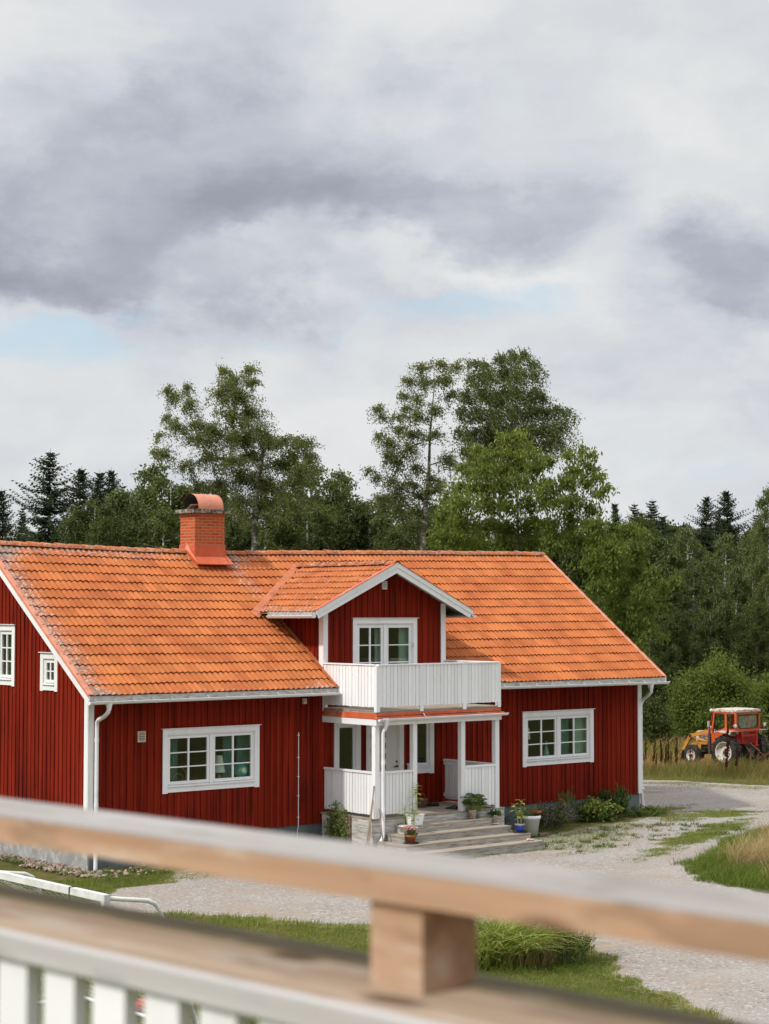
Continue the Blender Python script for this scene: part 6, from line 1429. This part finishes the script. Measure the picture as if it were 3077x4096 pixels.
# shells and a dark stone near the lowest step
o = MB(); 
for dx, dy, r_ in ((-.08, 0, .035), (-.03, .02, .045), (.02, -.02, .035), (.06, .01, .03), (.10, -.01, .03)): o.ball((dx, dy, r_*.75), r_, 8, sc=(1.1, .9, .75))
tag(o.build('seashells', M('pale_shell', (.60, .47, .36), (.52, .38, .28), .6, .2, 20), None, (10.18, -3.22, S4)), 'small heap of pale shells on the right end of the lowest step', 'shells')
o = MB(); o.ball((0, 0, .02), .045, 8, sc=(1.2, .8, .6)); o.ball((.04, .02, .02), .025, 6); tag(o.build('dark_stone', MT['black'], None, (10.70, -3.25, hz(10.7, -3.25))), 'small black stone on the gravel right of the lowest step', 'stone')
o = MB(); o.box(-.16, .16, -.06, .06, 0, .06); tag(o.build('paving_brick', M('dull_brick', (.26, .18, .13), (.20, .15, .12), .9, .1, 10), None, (12.12, -1.72, hz(12.1, -1.7)-.01)), 'dull brick lying beside the large white flower pot', 'brick')

# ------------------------------------------------------------------ bed along the right foundation
def shrub(name, loc, r, h, n, L_, W_, leaf, label, nst=26, cat='shrub', fl=None, up=.6, ry=None):
    s_ = empty(name, (loc[0], loc[1], hz(*loc)-.02), label, cat); b = MB(); CP = []; DP = []; ry = ry or r*.55
    for k in range(nst):
        a = rng.random()*6.28; q = math.sqrt(rng.random()); x_, y_ = r*q*math.cos(a), ry*q*math.sin(a); hh_ = h*(1-.45*q*q)*rng.uniform(.7, 1.05); pts = [(x_*.45*(1-t_)+x_*t_, y_*.45*(1-t_)+y_*t_, hh_*t_) for t_ in (0, .4, .75, 1)]; b.tube(pts, .005, 4, cap=False)
        m = n//nst; t_ = rng.uniform(.12, 1, m)**.8; P = np.stack([x_*(.45+.55*t_), y_*(.45+.55*t_), hh_*t_], -1)+rng.normal(size=(m, 3))*[.06, .05, .04]; CP.append(P); DP.append(P-[x_*.4, y_*.4, 0]+[0, 0, up*.2])
    b.build('stem', stem_m, s_); CP = np.vstack(CP); DP = unit(np.vstack(DP))+rng.normal(size=CP.shape)*.55; k = CP[:, 2] > .01; CP, DP = CP[k], DP[k]; m = len(CP); leaves_at('leaves', s_, CP, DP, L_*rng.uniform(.6, 1.3, m), W_*rng.uniform(.6, 1.3, m), leaf)
    if fl:
        nf, sf, mf_, zf = fl; b = MB()
        for k in range(nf):
            a = rng.random()*6.28; q = math.sqrt(rng.random()); zz = h*(1-.5*q*q)*rng.uniform(zf, 1.04); b.ball((r*q*math.cos(a)*1.0, ry*q*math.sin(a)-ry*.15, zz), sf*rng.uniform(.6, 1.2), 5, sc=(1, 1, .8))
        tag(b.build('flowers', mf_, s_), kind='stuff')
    return s_
ore_l = leaf_mat('oregano_leaf', (.045, .055, .025), (.085, .085, .045), .2)
shrub('oregano_shrub', (13.0, -.85), .98, .72, 3600, .055, .03, ore_l, 'wide dusky oregano shrub with mauve flowers right of the large white pot', 60, fl=(360, .016, purple_m, .4), ry=.62)
shrub('lady_mantle', (15.1, -.75), .72, .62, 1500, .11, .09, leaf_mat('lady_mantle_leaf', (.07, .11, .025), (.15, .18, .05), .3), 'yellow flowering lady mantle clump in the middle of the bed', 34, 'flower clump', fl=(95, .016, yellow_m, .6), ry=.5)
shrub('peony_shrub', (16.05, -.50), .62, .92, 900, .17, .045, leaf_mat('peony_leaf', (.03, .065, .018), (.075, .115, .03), .2), 'dark green peony like shrub with few red buds near the house corner', 26, fl=(7, .03, red_m, .85), ry=.42)
shrub('daylily_clump', (14.2, -.5), .45, .85, 420, .22, .016, mid_leaf, 'thin upright weedy stems between the oregano and the yellow flowers', 22, 'plant', fl=(3, .035, orange_m, .5), ry=.3)
shrub('low_weeds', (16.9, -.75), .8, .24, 700, .10, .05, leaf_mat('low_weed_leaf', (.05, .095, .02), (.12, .15, .04), .3), 'low green weeds at the foot of the house corner', 26, 'weeds', ry=.4)
shrub('dark_fern', (11.55, -.55), .55, .62, 420, .14, .02, ore_l, 'dark stemmed plants in the shade behind the blue pot', 26, 'plant', ry=.3)
shrub('low_weeds', (3.0, -.75), .55, .26, 900, .08, .05, leaf_mat('nettle_leaf', (.045, .095, .02), (.11, .15, .04), .3), 'bright green weeds by the left foundation below the railing', 26, 'weeds', ry=.35)
o = stones('field_stone', np.array([0.0]), np.array([0.0]), np.array([.22]), M('grey_field_stone', (.30, .28, .26), (.20, .185, .17), .9, .1, 8), .1); o.location = (4.35, -1.25, 0); tag(o, 'flat grey field stone beside the bright weeds', 'stone')
# ornamental grass clump with dark spurge at its side
cx_, cy_ = -.15, -13.45; zc_ = hz(cx_, cy_); og = empty('ornamental_grass', (cx_, cy_, zc_), 'big arching ornamental grass clump seen just right of the railing block', 'ornamental grass')
n = 900; a = rng.random(n)*6.28; q = np.sqrt(rng.random(n)); P = np.stack([q*.75*np.cos(a)-.2, q*.5*np.sin(a)+.2, np.zeros(n)], -1)
blades('leaves', P, .7+.75*rng.random(n), np.full(n, .034), .35+1.3*q*rng.uniform(.4, 1.2, n), leaf_mat('reed_leaf', (.10, .17, .022), (.48, .52, .13), .45, (.5, .42, .16)), rng.random(n), kind=None, segs=5, parent=og, wind=(.2, -.2), droop=.9)
n = 420; P = P[:n]+[.25, -.25, 0]; blades('straw', P, .6+.6*rng.random(n), np.full(n, .010), .5+.6*rng.random(n), dry_m, rng.random(n), kind=None, segs=5, parent=og, droop=1.0)
shrub('spurge_plant', (.50, -13.95), .5, 1.15, 2600, .075, .016, leaf_mat('spurge_leaf', (.035, .065, .022), (.085, .125, .04), .2), 'dark upright spurge stems at the right side of the ornamental grass', 44, 'plant', ry=.42, up=1.2)
# ------------------------------------------------------------------ things seen through the windows
b = MB(); b.lathe([(.10, 0), (.10, .02), (.02, .03), (.018, .07)], (0, 0, 0), 20, 1); b.ball((0, 0, .25), .17, 22, 0)
gm, t, bb = newmat('globe_map'); t.put(bb.inputs['Base Color'], t.mix(t.step(t.noise(t.obj(), 7, 6, .6), .52, .56), (.07, .44, .46), (.46, .50, .30))); bb.inputs['Roughness'].default_value = .35
ws = MB(); 
for w in (WL, WR): ws.box(w[0]+.1, w[1]-.1, .121, .32, w[2]+.10, w[2]+.14)
ws.build('window_shelf', MT['white'], house)
zs = WL[2]+.14
tag(b.build('globe', [gm, MT['dark']], None, (4.20, .22, zs)), 'turquoise globe standing in the right casement of the wide left window', 'globe')
lp = empty('table_lamp', (3.60, .22, zs), 'table lamp with white shade behind the mid post of the wide left window', 'lamp'); b = MB(); b.lathe([(.0, 0), (.06, 0), (.085, .08), (.05, .16), (.015, .22), (.015, .26)], (0, 0, 0), 18); b.build('lamp_base', M('patterned_ceramic', (.32, .34, .27), (.10, .14, .12), .4, .4, 22), lp)
b = MB(); b.lathe([(.145, .24), (.075, .62)], (0, 0, 0), 24); b.build('lamp_shade', M('white_lamp_shade', (.85, .84, .80), None, .8, .1), lp)
b = MB(); b.tube([(.20*math.cos(t_), 0, .21+.20*math.sin(t_)) for t_ in np.linspace(0, 6.28, 30)], .010, 6, cap=False); b.tube([(-.02+.13*math.cos(t_), -.01, .14+.13*math.sin(t_)) for t_ in np.linspace(0, 6.28, 30)], .008, 6, cap=False)
tag(b.build('brass_rings', M('brass', (.55, .38, .10), None, .3, .5, metallic=.8), None, (2.50, .22, zs)), 'brass ring ornament in the left casement of the wide left window', 'ornament')
b = MB(); b.lathe([(0, 0), (.045, 0), (.075, .08), (.085, .16), (.06, .26), (.022, .36), (.02, .46), (.03, .48)], (0, 0, 0), 22); tag(b.build('vase', M('pale_teal_vase', (.28, .42, .42), (.36, .50, .48), .3, .5, 30), None, (14.17, .22, zs)), 'slender pale teal vase on the sill of the wide right window', 'vase')
b = MB(); b.lathe([(.075, .56), (.05, .86)], (0, 0, 0), 18); b.lathe([(.05, 0), (.05, .02), (.012, .03), (.012, .6)], (0, 0, 0), 12); tag(b.build('table_lamp', M('white_lamp_shade_small', (.85, .84, .80), None, .8, .1), None, (13.50, .24, zs)), 'small white lamp shade at the left edge of the wide right window', 'lamp')
def curtain(x0, x1, y, z0, z1, mat, label, waves=9):
    n = 40; xs = np.linspace(x0, x1, n); b = MB(); ys = [y+.025*math.sin(k*waves*6.28/n)+.006*math.sin(k*2.1) for k in range(n)]
    vs = [(x, yy, z0) for x, yy in zip(xs, ys)]+[(x, yy, z1) for x, yy in zip(xs, ys)]; b.add(vs, [(k, k+1, n+k+1, n+k) for k in range(n-1)], 0, .5, True)
    tag(b.build('curtain', mat, None), label, 'curtain', 'curtains behind the windows')
curtain(3.76, 4.02, .30, 1.3, 2.75, MT['curtain'], 'dark teal curtain between lamp and globe in the wide left window', 6)
curtain(4.20, 4.56, .36, 1.3, 2.75, MT['curtain'], 'dark teal curtain behind the globe', 6)
curtain(2.26, 2.50, .30, 1.3, 2.75, MT['curtain'], 'dark teal curtain behind the brass rings at the left edge', 5)
curtain(14.66, 15.02, .24, 1.3, 2.75, MT['curtain'], 'teal curtain left of the bars in the right casement of the wide right window', 6)
curtain(15.20, 15.70, .24, 1.3, 2.75, MT['curtw'], 'pale green curtain at the right edge of the wide right window', 8)
curtain(9.02, 9.32, .22, 3.1, 5.15, MT['curtw'], 'pale curtain at the right edge of the balcony door', 6)
curtain(8.24, 8.42, .22, 3.1, 5.15, MT['curtw'], 'pale curtain in the right half of the dormer window', 3)
b = MB(); b.lathe([(.05, 0), (.065, .10)], (0, 0, 0), 14); b.lathe([(0, 0), (.05, 0)], (0, 0, 0), 14); tag(b.build('flower_pot', red_m, None, (7.72, .2, 3.84)), 'tiny red flower pot on the sill inside the dormer window', 'flower pot')
b = MB(); n = 30; xs = np.linspace(3.33, 3.95, n); vs = [(.26+.02*math.sin(k*1.1), y_, z_) for z_ in (3.7, 5.0) for k, y_ in enumerate(xs)]; b.add(vs, [(k, k+1, n+k+1, n+k) for k in range(n-1)], 0, .5, True); tag(b.build('curtain', M('green_gable_curtain', (.14, .25, .15), (.09, .17, .10), .9, .1, 12, (1, 6, .3)), None), 'green curtain inside the upstairs gable window', 'curtain', 'curtains behind the windows')
b = MB(); b.lathe([(.06, 0), (.08, .16), (.075, .16)], (0, 0, 0), 16); b.lathe([(0, .0), (.06, 0)], (0, 0, 0), 16); tag(b.build('glass_jar', teal, None, (7.06, .2, 1.47)), 'small pale jar on the sill of the tall window left of the door', 'jar')
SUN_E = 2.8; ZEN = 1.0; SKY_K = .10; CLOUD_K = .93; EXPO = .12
DARKS = [(470, 440, 660, 250, .12, .36), (640, 450, 440, 150, .16, .20), (40, 580, 460, 115, .0, .44), (1150, 440, 330, 130, -.15, .24), (1570, 590, 250, 160, .5, .38), (620, 655, 320, 45, 0, .12), (1640, 480, 160, 120, 0, .20), (420, 200, 340, 140, .3, .14), (760, 530, 260, 90, .1, .20)]
BRIGHTS = [(100, 90, 300, 170, 0, .12), (930, 90, 330, 120, 0, .14), (1480, 200, 300, 140, 0, .14), (1450, 430, 220, 90, .4, .18), (1050, 600, 340, 60, -.1, .32), (500, 575, 200, 55, 0, .26), (831, 930, 1300, 260, 0, .18), (1000, 345, 190, 55, 0, .16), (1560, 690, 160, 50, 0, .14), (60, 680, 300, 40, 0, .14)]
HOLES = [(110, 745, 230, 85, .15, 1.0), (950, 670, 260, 45, .12, .85), (560, 745, 100, 30, 0, .6), (250, 685, 180, 45, 0, .6), (1130, 640, 140, 30, .1, .5)]
# ------------------------------------------------------------------ light and sky
SUN_EL, SUN_AZ = R(46), R(-90)          # azimuth measured from +Y towards +X: the sun stands over -X, along the facade
sd = bpy.data.lights.new('sun', 'SUN'); so = bpy.data.objects.new('sun', sd); COL.objects.link(so)
sd.energy = SUN_E; sd.angle = R(3.2); sd.color = (1.0, .95, .87)
dvec = Vector((math.sin(SUN_AZ)*math.cos(SUN_EL), math.cos(SUN_AZ)*math.cos(SUN_EL)+.012, math.sin(SUN_EL)))
so.rotation_euler = dvec.to_track_quat('Z', 'Y').to_euler()
W = bpy.data.worlds.new('World'); S.world = W; W.use_nodes = True
t = NT(W.node_tree); bg = t.n['Background']
sky = t.new('ShaderNodeTexSky'); sky.sky_type = 'NISHITA'; sky.sun_disc = False; sky.sun_elevation = SUN_EL; sky.sun_rotation = SUN_AZ
D = t.new('ShaderNodeTexCoord').outputs['Generated']
fw2 = (math.sin(YAW), math.cos(YAW), 0); rt2 = (math.cos(YAW), -math.sin(YAW), 0)
sx = t.vmath('DOT_PRODUCT', D, rt2, 1); sy = t.vmath('DOT_PRODUCT', D, fw2, 1); sp = t.new('ShaderNodeSeparateXYZ'); t.l.new(D, sp.inputs[0]); sz = sp.outputs[2]
az = t.math('ARCTAN2', sx, sy); el = sz                       # azimuth from the wood behind the house, and height
def cv(x, y, z=0.0):
    c = t.new('ShaderNodeCombineXYZ'); t.put(c.inputs[0], x); t.put(c.inputs[1], y); t.put(c.inputs[2], z); return c.outputs[0]
pl = cv(t.math('MULTIPLY', az, 1.0), t.math('MULTIPLY', el, 1.7), 0.0)
warp = t.noise(pl, 7.0, 6, .58, 'Color')
wdisp = t.vmath('MULTIPLY', t.vmath('SUBTRACT', warp, (.5, .5, .5)), (.22, .17, 0))
wv = t.vmath('ADD', pl, t.vmath('MULTIPLY', wdisp, (.4, .4, 0)))
base = t.noise(t.vmath('ADD', wv, (3.1, 1.7, 0)), 5.5, 9, .56)
soft = t.noise(t.vmath('ADD', wv, (8.1, 2.2, 0)), 13.0, 7, .55)
def blob(x, y, rx, ry, rot=0.0, k=1.0):
    """soft patch of cloud centred at (azimuth, height)"""
    c = t.vmath('SUBTRACT', cv(az, el), (x, y, 0)); c2 = t.vmath('ADD', c, t.vmath('MULTIPLY', wdisp, (k, k, 0)))
    m = t.new('ShaderNodeMapping'); m.vector_type = 'TEXTURE'; m.inputs['Rotation'].default_value = (0, 0, rot); m.inputs['Scale'].default_value = (rx, ry, 1); t.l.new(c2, m.inputs['Vector'])
    L_ = t.vmath('LENGTH', m.outputs[0]); return t.math('EXPONENT', t.math('MULTIPLY', t.math('MULTIPLY', L_, L_), -1.6))
def P_(px, py): return ((px-831)/4033, (1320-py)/4033)
dk = None
for px, py, rx, ry, rot, w in DARKS:
    v = t.math('MULTIPLY', blob(*P_(px, py), rx/4033, ry/4033, rot), w); dk = v if dk is None else t.math('ADD', dk, v)
br = None
for px, py, rx, ry, rot, w in BRIGHTS:
    v = t.math('MULTIPLY', blob(*P_(px, py), rx/4033, ry/4033, rot), w); br = v if br is None else t.math('ADD', br, v)
lvl = t.math('ADD', t.math('MULTIPLY_ADD', base, .95, .19), t.math('MULTIPLY_ADD', soft, .30, -.15))
puff = t.noise(t.vmath('ADD', wv, (1.3, 6.2, 0)), 9.0, 10, .6)
lvl = t.math('ADD', lvl, t.math('MULTIPLY_ADD', t.step(puff, .42, .60), .13, -.065))
lvl = t.math('ADD', t.math('SUBTRACT', lvl, dk), br)
cr = t.new('ShaderNodeValToRGB'); t.l.new(lvl, cr.inputs[0]); e = cr.color_ramp.elements
e[0].position = .0; e[0].color = (.335, .35, .415, 1); e[1].position = 1.0; e[1].color = (.80, .81, .815, 1)
for pos, c in ((.25, (.44, .46, .535, 1)), (.5, (.585, .61, .67, 1)), (.72, (.70, .72, .74, 1))):
    k = e.new(pos); k.color = c
hole = None
for px, py, rx, ry, rot, w in HOLES:
    v = t.math('MULTIPLY', blob(*P_(px, py), rx/4033, ry/4033, rot, .55), w); hole = v if hole is None else t.math('MAXIMUM', hole, v)
hole = t.step(t.math('ADD', hole, t.math('MULTIPLY_ADD', soft, 2.4, -1.2)), .25, 1.0)
skyc = t.vmath('MULTIPLY', sky.outputs[0], (SKY_K, SKY_K, SKY_K))
col = t.mix(t.math('MULTIPLY', hole, .62), t.vmath('MULTIPLY', cr.outputs[0], (CLOUD_K,)*3), t.mix(.8, skyc, (.48, .68, .82)))
zen = t.math('MULTIPLY_ADD', t.step(el, .34, .85), ZEN, 1.0)  # extra brightness added to the unseen overhead sky, to lift the shaded sides
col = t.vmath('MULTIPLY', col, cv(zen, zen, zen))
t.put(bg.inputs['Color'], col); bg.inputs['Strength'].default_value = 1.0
S.view_settings.view_transform = 'Standard'; S.view_settings.look = 'None'; S.view_settings.exposure = EXPO; S.view_settings.gamma = 1.0
S.render.engine = 'CYCLES'
S.cycles.use_denoising = True; S.cycles.max_bounces = 6; S.cycles.transparent_max_bounces = 10; S.cycles.diffuse_bounces = 3; S.cycles.glossy_bounces = 2; S.cycles.use_adaptive_sampling = True; S.cycles.adaptive_threshold = .015
S.cycles.sample_clamp_indirect = 6
S.render.resolution_x = 769; S.render.resolution_y = 1024
